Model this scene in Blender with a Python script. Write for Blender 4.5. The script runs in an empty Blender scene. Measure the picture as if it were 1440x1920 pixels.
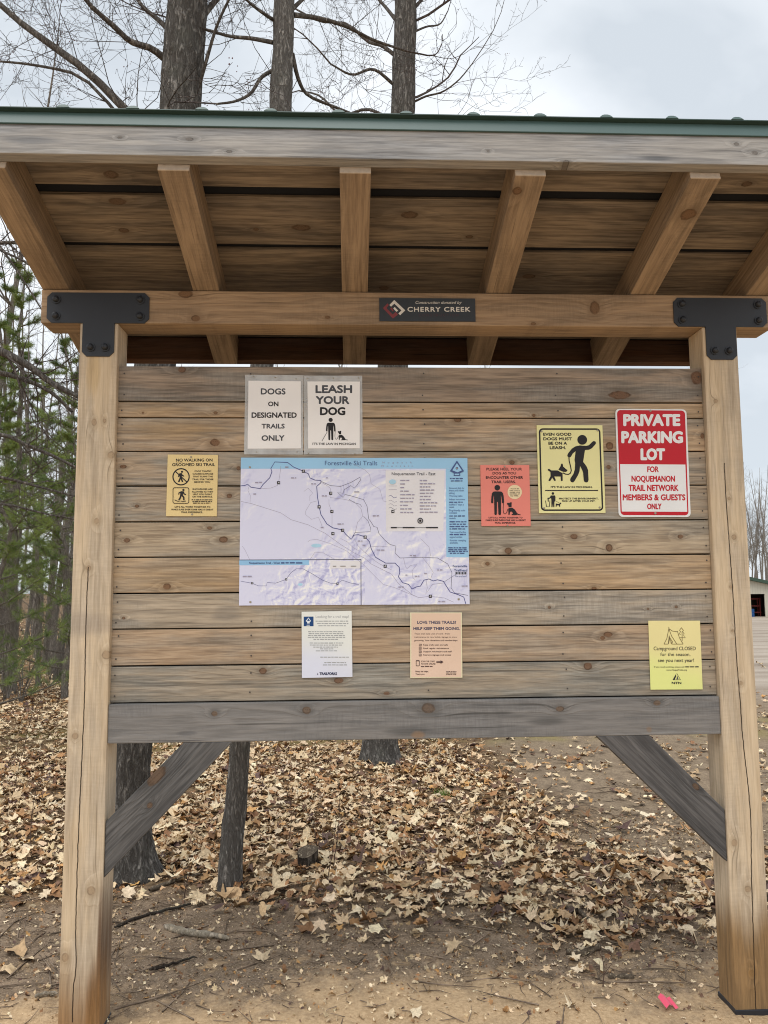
import bpy, bmesh, math, random
import numpy as np
from mathutils import Matrix, Vector, noise as mnoise

rad = math.radians
scene = bpy.context.scene
col = scene.collection
random.seed(7)
rng = np.random.default_rng(7)

# ------------------------------------------------------------------ camera
CAM = np.array([0.0, -3.109, 1.6245])
PIT, YAW, ROL, FPX = rad(5.6765), rad(2.4305), rad(-0.4247), 1455.06
_cy, _sy, _cp, _sp = math.cos(YAW), math.sin(YAW), math.cos(PIT), math.sin(PIT)
_f = np.array([_sy * _cp, _cy * _cp, _sp])
_rt = np.array([_cy, -_sy, 0.0])
_up = np.cross(_rt, _f)
_cr, _sr = math.cos(ROL), math.sin(ROL)
AX = _cr * _rt + _sr * _up
UPV = _cr * _up - _sr * _rt
cam_data = bpy.data.cameras.new('camera')
cam = bpy.data.objects.new('camera', cam_data)
col.objects.link(cam)
cam.matrix_world = Matrix(((AX[0], UPV[0], -_f[0], CAM[0]), (AX[1], UPV[1], -_f[1], CAM[1]),
                           (AX[2], UPV[2], -_f[2], CAM[2]), (0, 0, 0, 1)))
cam_data.sensor_fit = 'VERTICAL'
cam_data.sensor_height = 36.0
cam_data.lens = 36.0 * FPX / 1920.0
cam_data.clip_start = 0.05
cam_data.clip_end = 2000
scene.camera = cam
scene.render.resolution_x, scene.render.resolution_y = 768, 1024

# ------------------------------------------------------------------ light
SUN_EL, SUN_AZ = 66.0, 215.0          # degrees; azimuth clockwise from +Y: high, behind the viewer
world = bpy.data.worlds.new('World')
scene.world = world
world.use_nodes = True
wn, wl = world.node_tree.nodes, world.node_tree.links
wn.clear()
w_out = wn.new('ShaderNodeOutputWorld')
w_bg = wn.new('ShaderNodeBackground')
w_bg.inputs['Strength'].default_value = 0.1
sky = wn.new('ShaderNodeTexSky')
sky.sky_type = 'NISHITA'
sky.sun_disc = False
sky.sun_elevation = rad(SUN_EL)
sky.sun_rotation = rad(SUN_AZ)
w_tc = wn.new('ShaderNodeTexCoord')
w_map = wn.new('ShaderNodeMapping')
w_map.inputs['Scale'].default_value = (1.0, 1.0, 1.7)
w_map.inputs['Location'].default_value = (0.31, 0.12, 0.2)
w_n = wn.new('ShaderNodeTexNoise')
w_n.inputs['Scale'].default_value = 1.9
w_n.inputs['Detail'].default_value = 6.0
w_n.inputs['Roughness'].default_value = 0.48
w_n.inputs['Distortion'].default_value = 0.5
w_r = wn.new('ShaderNodeValToRGB')
w_r.color_ramp.elements[0].position = 0.4
w_r.color_ramp.elements[0].color = (4.7, 5.1, 5.5, 1)
w_r.color_ramp.elements[1].position = 0.6
w_r.color_ramp.elements[1].color = (7.4, 7.65, 7.9, 1)
w_mix = wn.new('ShaderNodeMixRGB')
w_mix.inputs['Fac'].default_value = 0.93
wl.new(w_tc.outputs['Generated'], w_map.inputs['Vector'])
wl.new(w_map.outputs['Vector'], w_n.inputs['Vector'])
wl.new(w_n.outputs['Fac'], w_r.inputs['Fac'])
wl.new(sky.outputs['Color'], w_mix.inputs['Color1'])
wl.new(w_r.outputs['Color'], w_mix.inputs['Color2'])
wl.new(w_mix.outputs['Color'], w_bg.inputs['Color'])
wl.new(w_bg.outputs['Background'], w_out.inputs['Surface'])

sun_d = bpy.data.lights.new('sun', 'SUN')
sun_d.energy = 1.5
sun_d.angle = rad(50)
sun_d.color = (1.0, 0.96, 0.9)
sun = bpy.data.objects.new('sun', sun_d)
col.objects.link(sun)
_sd = Vector((math.sin(rad(SUN_AZ)) * math.cos(rad(SUN_EL)), math.cos(rad(SUN_AZ)) * math.cos(rad(SUN_EL)), math.sin(rad(SUN_EL))))
sun.rotation_euler = _sd.to_track_quat('Z', 'Y').to_euler()
sun.location = (0, -5, 12)

vs = scene.view_settings
vs.view_transform = 'Standard'
vs.look = 'None'
vs.exposure = 0.62
vs.gamma = 1.0
vs.use_curve_mapping = False
scene.cycles.filter_width = 1.05
scene.cycles.max_bounces = 6
scene.cycles.transparent_max_bounces = 12

# ------------------------------------------------------------------ pixel helpers (photo is 1440 x 1920)
def ray(u, v):
    return _f + AX * (u - 720) / FPX + UPV * (960 - v) / FPX

def on_y(u, v, y):
    d = ray(u, v)
    return CAM + d * ((y - CAM[1]) / d[1])

def on_z(u, v, z=0.0):
    d = ray(u, v)
    return CAM + d * ((z - CAM[2]) / d[2])

# ------------------------------------------------------------------ object helpers
def tag(o, label=None, cat=None, group=None, kind=None):
    if label: o['label'] = label
    if cat: o['category'] = cat
    if group: o['group'] = group
    if kind: o['kind'] = kind
    return o

def link(name, me, mat=None, parent=None, matrix=None):
    o = bpy.data.objects.new(name, me)
    col.objects.link(o)
    if mat is not None and me is not None and len(me.materials) == 0:
        me.materials.append(mat)
    if matrix is not None:
        o.matrix_world = matrix
    if parent is not None:
        o.parent = parent
    return o

def empty(name, loc=(0, 0, 0), label=None, cat=None, group=None):
    o = bpy.data.objects.new(name, None)
    col.objects.link(o)
    o.location = loc
    o.empty_display_size = 0.1
    return tag(o, label, cat, group)

def mesh_from(name, verts, faces, smooth=False):
    me = bpy.data.meshes.new(name)
    me.from_pydata([tuple(map(float, v)) for v in verts], [], faces)
    if smooth:
        me.polygons.foreach_set('use_smooth', [True] * len(me.polygons))
    me.update()
    return me

def fast_mesh(name, V, F, smooth=False):
    """V (n,3) array; F (m,k) array of equal-size faces"""
    V = np.asarray(V, np.float32); F = np.asarray(F, np.int32)
    me = bpy.data.meshes.new(name)
    me.vertices.add(len(V)); me.vertices.foreach_set('co', V.ravel())
    k = F.shape[1]
    me.loops.add(F.size); me.loops.foreach_set('vertex_index', F.ravel())
    me.polygons.add(len(F))
    me.polygons.foreach_set('loop_start', np.arange(0, F.size, k, dtype=np.int32))
    me.polygons.foreach_set('loop_total', np.full(len(F), k, np.int32))
    if smooth:
        me.polygons.foreach_set('use_smooth', np.ones(len(F), bool))
    me.update(calc_edges=True)
    me.validate()
    return me

def box_bm(bm, x0, x1, y0, y1, z0, z1, bevel=0.0):
    vs_ = [bm.verts.new(p) for p in ((x0, y0, z0), (x1, y0, z0), (x1, y1, z0), (x0, y1, z0), (x0, y0, z1), (x1, y0, z1), (x1, y1, z1), (x0, y1, z1))]
    fs = [bm.faces.new([vs_[i] for i in q]) for q in ((0, 3, 2, 1), (4, 5, 6, 7), (0, 1, 5, 4), (1, 2, 6, 5), (2, 3, 7, 6), (3, 0, 4, 7))]
    if bevel:
        ed = list({e for f in fs for e in f.edges})
        bmesh.ops.bevel(bm, geom=ed, offset=bevel, segments=2, profile=0.6, affect='EDGES')

def bm_mesh(name, bm, smooth=False):
    bmesh.ops.recalc_face_normals(bm, faces=bm.faces)
    me = bpy.data.meshes.new(name)
    bm.to_mesh(me); bm.free()
    if smooth:
        me.polygons.foreach_set('use_smooth', [True] * len(me.polygons))
    return me

# ------------------------------------------------------------------ materials
class NT:
    """tiny node-graph writer"""
    def __init__(self, name):
        self.mat = bpy.data.materials.new(name)
        self.mat.use_nodes = True
        self.t = self.mat.node_tree
        self.t.nodes.clear()
        self.out = self.t.nodes.new('ShaderNodeOutputMaterial')
        self.b = self.t.nodes.new('ShaderNodeBsdfPrincipled')
        self.t.links.new(self.b.outputs[0], self.out.inputs[0])
    def set(self, sock, val):
        if isinstance(val, bpy.types.NodeSocket):
            self.t.links.new(val, sock)
        elif val is not None:
            if hasattr(sock.default_value, '__len__') and not hasattr(val, '__len__'):
                sock.default_value = [val] * len(sock.default_value)
            elif hasattr(sock.default_value, '__len__') and len(sock.default_value) == 4 and len(val) == 3:
                sock.default_value = (*val, 1)
            else:
                sock.default_value = val
    def node(self, typ, **kw):
        n = self.t.nodes.new(typ)
        for k, v in kw.items():
            setattr(n, k, v)
        return n
    def m(self, op, a, b=None, c=None, clamp=False):
        n = self.node('ShaderNodeMath', operation=op, use_clamp=clamp)
        self.set(n.inputs[0], a)
        if b is not None: self.set(n.inputs[1], b)
        if c is not None: self.set(n.inputs[2], c)
        return n.outputs[0]
    def rng(self, v, a, b, c=0.0, d=1.0, smooth=True):
        n = self.node('ShaderNodeMapRange', interpolation_type='SMOOTHSTEP' if smooth else 'LINEAR')
        self.set(n.inputs['Value'], v)
        for k, x in zip(('From Min', 'From Max', 'To Min', 'To Max'), (a, b, c, d)):
            self.set(n.inputs[k], x)
        return n.outputs['Result']
    def mix(self, fac, a, b, blend='MIX'):
        n = self.node('ShaderNodeMixRGB', blend_type=blend)
        self.set(n.inputs[0], fac); self.set(n.inputs[1], a); self.set(n.inputs[2], b)
        return n.outputs[0]
    def coords(self, kind='Object'):
        return self.node('ShaderNodeTexCoord').outputs[kind]
    def xyz(self, v):
        n = self.node('ShaderNodeSeparateXYZ'); self.set(n.inputs[0], v)
        return n.outputs
    def vec(self, x, y, z):
        n = self.node('ShaderNodeCombineXYZ')
        for i, q in enumerate((x, y, z)): self.set(n.inputs[i], q)
        return n.outputs[0]
    def noise(self, v, scale=1.0, detail=3.0, rough=0.5, dist=0.0):
        n = self.node('ShaderNodeTexNoise')
        self.set(n.inputs['Vector'], v)
        n.inputs['Scale'].default_value = scale
        n.inputs['Detail'].default_value = detail
        n.inputs['Roughness'].default_value = rough
        n.inputs['Distortion'].default_value = dist
        return n.outputs['Fac']
    def bump(self, h, strength=0.3, dist=0.01):
        n = self.node('ShaderNodeBump')
        n.inputs['Strength'].default_value = strength
        n.inputs['Distance'].default_value = dist
        self.set(n.inputs['Height'], h)
        self.t.links.new(n.outputs[0], self.b.inputs['Normal'])
    def base(self, c, rough=0.8, spec=0.3):
        self.set(self.b.inputs['Base Color'], c)
        self.set(self.b.inputs['Roughness'], rough)
        self.set(self.b.inputs['Specular IOR Level'], spec)

def plain(name, c, rough=0.6, spec=0.4, metal=0.0, var=0.06):
    g = NT(name)
    n = g.noise(g.coords(), 9.0, 4.0, 0.6)
    k = g.rng(n, 0.3, 0.7, 1 - var, 1 + var)
    g.base(g.mix(1.0, tuple(c), g.vec(k, k, k), 'MULTIPLY'), rough, spec)
    g.b.inputs['Metallic'].default_value = metal
    return g.mat

def wood(name, light, dark, grey=(0.3, 0.29, 0.28), grey_amt=0.3, knots=(), seed=0, freq=75.0, saw=0.0, crack=None,
         stain=None, contrast=1.0, knot_col=(0.16, 0.075, 0.03), rough=0.82, patches=(), end=None, knot_amt=0.8):
    """timber with grain along local X, face in local X-Z, front at -Y.
    knots: (x, z, rx, rz) in local metres; crack: list of (x, z) points; stain: (x_start, x_end, colour)"""
    r = random.Random(seed * 13 + 5)
    g = NT(name)
    x, y, z = g.xyz(g.coords())
    ox, oy = r.uniform(0, 50), r.uniform(0, 50)
    xs = g.m('ADD', x, ox)
    wob = g.noise(g.vec(xs, oy, g.m('MULTIPLY', z, 3.0)), 1.6, 3.0, 0.5)
    wob2 = g.noise(g.vec(g.m('MULTIPLY', xs, 4.0), g.m('MULTIPLY', y, 12.0), g.m('MULTIPLY', z, 30.0)), 1.0, 2.0, 0.5)
    H, K, D = None, None, None
    for (kx, kz, rx, rz) in knots:
        d = g.m('SQRT', g.m('ADD', g.m('POWER', g.m('ABSOLUTE', g.m('DIVIDE', g.m('SUBTRACT', x, kx), rx)), 2.0),
                            g.m('POWER', g.m('ABSOLUTE', g.m('DIVIDE', g.m('SUBTRACT', z, kz), rz)), 2.0)))
        D = d if D is None else g.m('MINIMUM', D, d)
        # halo is long along the grain
        h = g.m('ADD', g.m('POWER', g.m('ABSOLUTE', g.m('DIVIDE', g.m('SUBTRACT', x, kx), rx * 3.2)), 2.0),
                g.m('POWER', g.m('ABSOLUTE', g.m('DIVIDE', g.m('SUBTRACT', z, kz), rz * 2.0)), 2.0))
        h = g.m('POWER', 2.718, g.m('MULTIPLY', h, -1.0))
        H = h if H is None else g.m('MAXIMUM', H, h)
    cz = r.uniform(-0.09, 0.09)
    cd = r.uniform(0.02, 0.07)
    zz = g.m('ADD', g.m('SUBTRACT', z, cz), g.m('MULTIPLY', g.m('SUBTRACT', wob, 0.5), 0.11))
    yy = g.m('ADD', g.m('SUBTRACT', y, cd), g.m('MULTIPLY', xs, r.uniform(-0.02, 0.02)))
    rr = g.m('SQRT', g.m('ADD', g.m('MULTIPLY', zz, zz), g.m('MULTIPLY', yy, yy)))
    ph = g.m('ADD', g.m('MULTIPLY', rr, freq), g.m('MULTIPLY', wob2, 1.1))
    if H is not None:
        ph = g.m('ADD', ph, g.m('MULTIPLY', H, 1.7))
    ring = g.m('FRACT', ph)
    ring = g.m('MULTIPLY', g.rng(ring, 0.0, 0.82), g.rng(ring, 0.86, 1.0, 1.0, 0.0))
    fib = g.noise(g.vec(g.m('MULTIPLY', xs, 11.0), g.m('MULTIPLY', y, 230.0), g.m('MULTIPLY', z, 230.0)), 1.0, 3.0, 0.65)
    fib2 = g.noise(g.vec(g.m('MULTIPLY', xs, 2.0), g.m('MULTIPLY', y, 45.0), g.m('MULTIPLY', g.m('ADD', z, oy), 45.0)), 1.0, 3.0, 0.6)
    big = g.noise(g.vec(g.m('MULTIPLY', xs, 2.1), oy, g.m('MULTIPLY', z, 9.0)), 1.0, 4.0, 0.6)
    zb_ = z if H is None else g.m('ADD', z, g.m('MULTIPLY', H, 0.02))
    fib3 = g.noise(g.vec(g.m('MULTIPLY', xs, 5.5), g.m('MULTIPLY', y, 105.0), g.m('MULTIPLY', zb_, 105.0)), 1.0, 4.0, 0.6)
    t = g.m('ADD', g.m('MULTIPLY', ring, 0.24 * contrast), g.m('MULTIPLY', g.rng(fib, 0.36, 0.64), 0.26 * contrast))
    t = g.m('ADD', t, g.m('MULTIPLY', g.rng(fib3, 0.4, 0.62), 0.34 * contrast))
    t = g.m('ADD', t, g.m('MULTIPLY', g.rng(fib2, 0.38, 0.64), 0.34 * contrast), clamp=True)
    chk = g.rng(g.noise(g.vec(g.m('MULTIPLY', xs, 1.7), g.m('MULTIPLY', y, 90.0), g.m('MULTIPLY', g.m('ADD', zb_, 7.3), 90.0)), 1.0, 2.0, 0.5), 0.66, 0.72)
    c = g.mix(t, light, dark)
    gm = g.m('MULTIPLY', g.rng(g.m('ADD', g.m('MULTIPLY', big, 0.75), g.m('MULTIPLY', fib2, 0.25)), 0.4, 0.62), grey_amt)
    c = g.mix(gm, c, g.mix(t, tuple(min(1, q * 1.25) for q in grey), tuple(q * 0.5 for q in grey)))
    c = g.mix(g.m('MULTIPLY', chk, 0.55), c, tuple(q * 0.3 for q in dark))
    for (px_, pz_, prx, prz, pc, pa) in patches:          # local discoloured patches
        d = g.m('ADD', g.m('POWER', g.m('ABSOLUTE', g.m('DIVIDE', g.m('SUBTRACT', x, px_), prx)), 2.0),
                g.m('POWER', g.m('ABSOLUTE', g.m('DIVIDE', g.m('SUBTRACT', z, pz_), prz)), 2.0))
        d = g.m('ADD', d, g.m('MULTIPLY', g.m('SUBTRACT', fib2, 0.5), 1.6))
        c = g.mix(g.m('MULTIPLY', g.rng(d, 0.0, 1.3, 1.0, 0.0), pa), c, g.mix(t, pc, tuple(q * 0.6 for q in pc)))
    if D is not None:
        D = g.m('ADD', D, g.m('MULTIPLY', g.m('SUBTRACT', g.noise(g.vec(g.m('MULTIPLY', xs, 60.0), g.m('MULTIPLY', y, 60.0), g.m('MULTIPLY', z, 60.0)), 1.0, 2.0), 0.5), 0.4))
        c = g.mix(g.m('MULTIPLY', g.rng(D, 0.9, 2.6, 1.0, 0.0), 0.5), c, tuple(q * 0.75 for q in dark))
        kr = g.m('FRACT', g.m('MULTIPLY', D, 3.3))
        kc = g.mix(g.m('MULTIPLY', g.m('ADD', kr, fib2), 0.5), knot_col, tuple(q * 0.5 + w * 0.45 for q, w in zip(knot_col, dark)))
        kc = g.mix(g.m('MULTIPLY', g.m('MULTIPLY', g.rng(D, 0.5, 0.95), g.rng(g.noise(g.vec(g.m('MULTIPLY', xs, 35.0), 0.0, g.m('MULTIPLY', z, 35.0)), 1.0, 1.0), 0.35, 0.6)), 0.85), kc, tuple(q * 0.35 for q in knot_col))
        kc = g.mix(g.m('MULTIPLY', g.rng(g.noise(g.vec(g.m('MULTIPLY', xs, 190.0), 0.0, g.m('MULTIPLY', z, 190.0)), 1.0, 2.0), 0.55, 0.68), 0.6), kc, tuple(q * 0.3 for q in knot_col))
        c = g.mix(g.rng(g.m('ADD', D, g.m('MULTIPLY', g.m('SUBTRACT', fib2, 0.5), 0.5)), 0.86, 1.12, knot_amt, 0.0), c, kc)
    hgt = g.m('ADD', g.m('MULTIPLY', fib, -0.6), g.m('MULTIPLY', ring, -0.5))
    if saw:
        sw = g.noise(g.vec(g.m('MULTIPLY', g.m('ADD', xs, g.m('MULTIPLY', g.m('MULTIPLY', z, z), 0.6)), 130.0), g.m('MULTIPLY', x, 2.0), g.m('MULTIPLY', z, 14.0)), 1.0, 3.0, 0.65)
        sw = g.m('MULTIPLY', sw, g.rng(big, 0.35, 0.6, 0.6, 1.15))
        c = g.mix(g.m('MULTIPLY', g.rng(sw, 0.42, 0.68), saw), c, tuple(q * 0.55 for q in dark))
        hgt = g.m('ADD', hgt, g.m('MULTIPLY', sw, -saw * 1.5))
    if stain:
        x0, x1, sc = stain
        s = g.rng(g.m('ADD', x, g.m('MULTIPLY', g.m('SUBTRACT', g.noise(g.vec(0.0, g.m('MULTIPLY', y, 9.0), g.m('MULTIPLY', z, 14.0)), 1.0, 2.0), 0.5), 0.32)), x0, x1)
        c = g.mix(g.m('MULTIPLY', s, 0.85), c, g.mix(t, sc, tuple(q * 0.45 for q in sc)))
    if crack:
        fc = g.node('ShaderNodeFloatCurve')
        xa, xb = crack[0][0], crack[-1][0]
        cv = fc.mapping.curves[0]
        cv.points[0].location = (0, 0.5 + crack[0][1] * 3)
        cv.points[1].location = (1, 0.5 + crack[-1][1] * 3)
        for (qx, qz) in crack[1:-1]:
            cv.points.new((qx - xa) / (xb - xa), 0.5 + qz * 3)
        fc.mapping.update()
        g.set(fc.inputs['Value'], g.m('DIVIDE', g.m('SUBTRACT', x, xa), xb - xa))
        zc = g.m('DIVIDE', g.m('SUBTRACT', fc.outputs[0], 0.5), 3.0)
        jit = g.m('MULTIPLY', g.m('SUBTRACT', g.noise(g.vec(g.m('MULTIPLY', xs, 22.0), 0.0, 0.0), 1.0, 3.0), 0.5), 0.008)
        dd = g.m('ABSOLUTE', g.m('SUBTRACT', g.m('ADD', z, jit), zc))
        front = g.m('LESS_THAN', y, 0.0)
        inx = g.m('MULTIPLY', g.m('MULTIPLY', g.m('GREATER_THAN', x, xa), g.m('LESS_THAN', x, xb)), front)
        cm = g.m('MULTIPLY', g.rng(dd, 0.0012, 0.0027, 1.0, 0.0), inx)
        c = g.mix(g.m('MULTIPLY', cm, 0.93), c, (0.025, 0.014, 0.008))
        hgt = g.m('ADD', hgt, g.m('MULTIPLY', cm, -3.0))
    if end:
        c = g.mix(g.m('MULTIPLY', g.m('GREATER_THAN', x, end[0]), 0.85), c, g.mix(fib2, end[1], tuple(q * .6 for q in end[1])))  # pale end face: bare end grain, with front light painted into the colour
    g.base(c, rough, 0.25)
    g.bump(hgt, 0.5, 0.003)
    return g.mat

def timber(name, L, H, D, M, parent, mat_fn, bevel=0.004, knots_px=(), crack_px=None, patches_px=(), **kw):
    """box with length L along X, face height H along Z, depth D along Y (front -Y); M places its centre.
    knots_px: (u, v, rx_px, rz_px) read on the front face"""
    Mi = M.inverted()
    def loc(u, v):
        o = Mi @ Vector(CAM); d = Mi.to_3x3() @ Vector(ray(u, v))
        k = (-D / 2 - o.y) / d.y
        p = o + d * k
        return p.x, p.z, k / FPX
    ks = []
    for (u, v, a, b) in knots_px:
        lx, lz, s = loc(u, v)
        ks.append((lx, lz, a * s, b * s))
    pt = []
    for (u, v, a, b, c, amt) in patches_px:
        lx, lz, s = loc(u, v)
        pt.append((lx, lz, a * s, b * s, c, amt))
    cr = None
    if crack_px:
        cr = sorted([loc(u, v)[:2] for (u, v) in crack_px])
    mat = mat_fn(knots=ks, crack=cr, patches=pt, **kw)
    bm = bmesh.new()
    box_bm(bm, -L / 2, L / 2, -D / 2, D / 2, -H / 2, H / 2, bevel)
    me = bm_mesh(name, bm)
    return link(name, me, mat, parent, M)

def M_axes(X, Y, Z, loc):
    X, Y, Z = Vector(X).normalized(), Vector(Y).normalized(), Vector(Z).normalized()
    return Matrix(((X.x, Y.x, Z.x, loc[0]), (X.y, Y.y, Z.y, loc[1]), (X.z, Y.z, Z.z, loc[2]), (0, 0, 0, 1)))

# ------------------------------------------------------------------ ground
def sstep(a, b, x):
    t = np.clip((x - a) / (b - a), 0, 1)
    return t * t * (3 - 2 * t)

def vnoise(x, y, seed=0):
    """cheap smooth value noise on arrays"""
    x = np.asarray(x, float); y = np.asarray(y, float)
    xi, yi = np.floor(x).astype(np.int64), np.floor(y).astype(np.int64)
    fx, fy = x - xi, y - yi
    fx, fy = fx * fx * (3 - 2 * fx), fy * fy * (3 - 2 * fy)
    def h(a, b):
        n = (a * 374761393 + b * 668265263 + seed * 974634) & 0xffffffff
        n = ((n ^ (n >> 13)) * 1274126177) & 0xffffffff
        return ((n ^ (n >> 16)) & 0xffff) / 65535.0
    return (h(xi, yi) * (1 - fx) + h(xi + 1, yi) * fx) * (1 - fy) + (h(xi, yi + 1) * (1 - fx) + h(xi + 1, yi + 1) * fx) * fy

def ground_z(x, y):
    x = np.asarray(x, float); y = np.asarray(y, float)
    z = -1.15 * sstep(9, 62, y) * sstep(2, 18, x)
    z = z + 0.05 * (vnoise(x * 0.5, y * 0.5, 1) - 0.5) * sstep(0.5, 4, y)
    near = 1 - sstep(8, 16, np.hypot(x, y))
    z = z + near * (0.022 * (vnoise(x * 3.1, y * 3.1, 2) - 0.5) + 0.012 * (vnoise(x * 9, y * 9, 3) - 0.5) + 0.007 * (vnoise(x * 24, y * 24, 9) - 0.5))
    return z

def gz(x, y):
    return float(ground_z(np.array([x]), np.array([y]))[0])

def graded(lo, hi, c, n, s):
    t = np.linspace(-1, 1, n)
    k = np.sinh(t * s) / np.sinh(s)
    return np.where(k < 0, c + (c - lo) * k, c + (hi - c) * k)

gx = graded(-420, 420, 0.2, 301, 6.6)
gy = graded(-260, 620, 0.9, 301, 6.6)
GX, GY = np.meshgrid(gx, gy)
GV = np.stack([GX.ravel(), GY.ravel(), ground_z(GX.ravel(), GY.ravel())], -1)
nx = len(gx)
ii = (np.arange(len(gy) - 1)[:, None] * nx + np.arange(nx - 1)[None, :]).ravel()
GF = np.stack([ii, ii + 1, ii + 1 + nx, ii + nx], -1)

def ground_material():
    g = NT('sandy_forest_soil')
    p = g.coords('Object')
    x, y, z = g.xyz(p)
    n1 = g.noise(p, 1.3, 5.0, 0.6)
    n2 = g.noise(p, 7.0, 5.0, 0.65)
    n3 = g.noise(p, 60.0, 4.0, 0.7)
    n4 = g.noise(p, 0.25, 3.0, 0.5)
    speck = g.noise(p, 140.0, 2.0, 0.6)
    sand = g.mix(g.rng(n3, 0.3, 0.7), (0.58, 0.415, 0.25), (0.41, 0.28, 0.16))
    soil = g.mix(g.rng(n2, 0.3, 0.7), (0.3, 0.22, 0.15), (0.105, 0.076, 0.053))
    soil = g.mix(g.rng(speck, 0.56, 0.68), soil, (0.38, 0.3, 0.22))
    soil = g.mix(g.rng(g.noise(p, 95.0, 3.0, 0.7), 0.56, 0.66), soil, (0.04, 0.03, 0.024))
    litter = g.mix(g.rng(n3, 0.35, 0.65), (0.26, 0.165, 0.09), (0.075, 0.05, 0.032))
    litter = g.mix(g.rng(n2, 0.5, 0.7), litter, (0.32, 0.23, 0.135))
    # open sand in front and under the board, dark soil behind it, litter in the woods
    edge = g.m('ADD', y, g.m('ADD', g.m('MULTIPLY', g.m('SUBTRACT', n1, 0.5), 1.5), g.m('MULTIPLY', g.m('SUBTRACT', n2, 0.5), 0.95)))
    c = g.mix(g.rng(edge, -0.02, 0.42), sand, soil)
    patch = g.m('MULTIPLY', g.rng(n2, 0.53, 0.64), g.rng(y, 1.2, 0.2))
    c = g.mix(g.m('MULTIPLY', patch, 0.7), c, sand)
    c = g.mix(g.rng(edge, 1.0, 1.7), c, litter)
    # trodden dirt lane on the right and the gravel yard beyond
    lane = g.m('MULTIPLY', g.rng(g.m('ADD', x, g.m('MULTIPLY', g.m('SUBTRACT', n1, 0.5), 1.6)), 1.2, 1.7), g.rng(y, 0.9, 1.8))
    dirt = g.mix(g.rng(n3, 0.3, 0.7), (0.33, 0.255, 0.175), (0.2, 0.15, 0.105))
    dirt = g.mix(g.rng(n2, 0.45, 0.7), dirt, (0.16, 0.12, 0.085))
    c = g.mix(g.m('MULTIPLY', lane, 0.9), c, dirt)
    yard = g.m('MULTIPLY', g.rng(g.m('ADD', x, g.m('MULTIPLY', n4, 3.0)), 5.5, 8.0), g.rng(y, 7.0, 10.0))
    track = g.noise(g.vec(g.m('MULTIPLY', x, 0.12), g.m('MULTIPLY', y, 0.9), 0.0), 1.0, 4.0, 0.6)
    gravel = g.mix(g.rng(track, 0.35, 0.65), (0.42, 0.36, 0.3), (0.27, 0.22, 0.175))
    c = g.mix(yard, c, gravel)
    # mossy grass strip
    moss = g.m('MULTIPLY', g.m('MULTIPLY', g.rng(y, 4.9, 5.6), g.rng(y, 6.8, 6.0)), g.rng(n1, 0.42, 0.6))
    c = g.mix(g.m('MULTIPLY', moss, 0.6), c, (0.24, 0.2, 0.06))
    g.base(c, 0.95, 0.1)
    g.bump(g.m('ADD', g.m('MULTIPLY', n3, 0.6), g.m('ADD', n2, g.m('MULTIPLY', speck, 0.35))), 0.7, 0.02)
    return g.mat

ground = link('ground', fast_mesh('ground', GV, GF, True), ground_material())
tag(ground, 'bare sandy soil running back into leaf covered woodland floor', kind='structure')

# ------------------------------------------------------------------ kiosk
kiosk = empty('trail_kiosk', (0, 0, 0), 'wooden trailhead notice kiosk with green metal shed roof and plank board', 'kiosk')

FRESH = dict(light=(0.68, 0.55, 0.385), dark=(0.5, 0.385, 0.255), grey=(0.47, 0.42, 0.36), grey_amt=0.45, knot_col=(0.33, 0.215, 0.125), contrast=0.9, knot_amt=0.6)
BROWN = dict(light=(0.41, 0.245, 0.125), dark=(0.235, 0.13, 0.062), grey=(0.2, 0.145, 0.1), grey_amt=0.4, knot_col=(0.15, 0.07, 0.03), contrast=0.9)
def wfn(base_kw, nm):
    def fn(**kw):
        k = dict(base_kw); k.update(kw)
        return wood(nm, **k)
    return fn

PF = -0.027            # front plane of posts and beam
PD = 0.137             # timber depth
# posts: local X runs up the post, front -Y, local Z = -world x
def post(x0, x1, ztop, **kw):
    M = M_axes((0, 0, 1), (0, 1, 0), (-1, 0, 0), ((x0 + x1) / 2, PF + PD / 2, ztop / 2 - 0.01))
    return timber('post', ztop + 0.02, x1 - x0, PD, M, kiosk, **kw)
ZB0, ZB1 = 2.7, 2.838
post(-1.088, -0.937, ZB0, mat_fn=wfn(FRESH, 'post_timber'), seed=3, freq=45, saw=0.1, bevel=0.006,
     knots_px=[(176, 792, 7, 5), (196, 789, 4, 3), (208, 853, 7, 6), (181, 977, 6, 5), (166, 1065, 5, 5), (200, 1228, 8, 9), (141, 1380, 6, 6), (171, 1670, 8, 8), (122, 1795, 8, 7)],
     crack_px=[(166, 1063), (163, 1120), (161, 1180), (158, 1320), (150, 1500), (146, 1600), (142, 1750), (142, 1820), (138, 1850), (136, 1917)],
     patches_px=[(175, 700, 50, 14, (0.6, 0.42, 0.2), 0.5), (150, 1170, 24, 80, (0.36, 0.3, 0.25), 0.5), (172, 1890, 90, 13, (0.14, 0.06, 0.02), 0.9), (186, 1800, 150, 6, (0.1, 0.045, 0.02), 0.9)], stain=(-1.02, -1.32, (0.36, 0.19, 0.07)))
post(1.463, 1.609, ZB0, mat_fn=wfn(FRESH, 'post_timber'), seed=8, freq=45, saw=0.1, bevel=0.006,
     knots_px=[(1342, 752, 4, 4), (1367, 935, 3, 3), (1376, 1007, 5, 5), (1370, 1100, 3, 3), (1374, 1183, 3, 3), (1389, 1281, 4, 4), (1377, 1580, 7, 6), (1402, 1667, 6, 6), (1410, 1825, 6, 6)],
     crack_px=[(1358, 868), (1361, 930), (1364, 973), (1374, 1110), (1382, 1246), (1388, 1316), (1392, 1375), (1407, 1525), (1409, 1640), (1411, 1700), (1414, 1800), (1417, 1893)],
     stain=(-0.9, -1.1, (0.28, 0.15, 0.045)))
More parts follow.
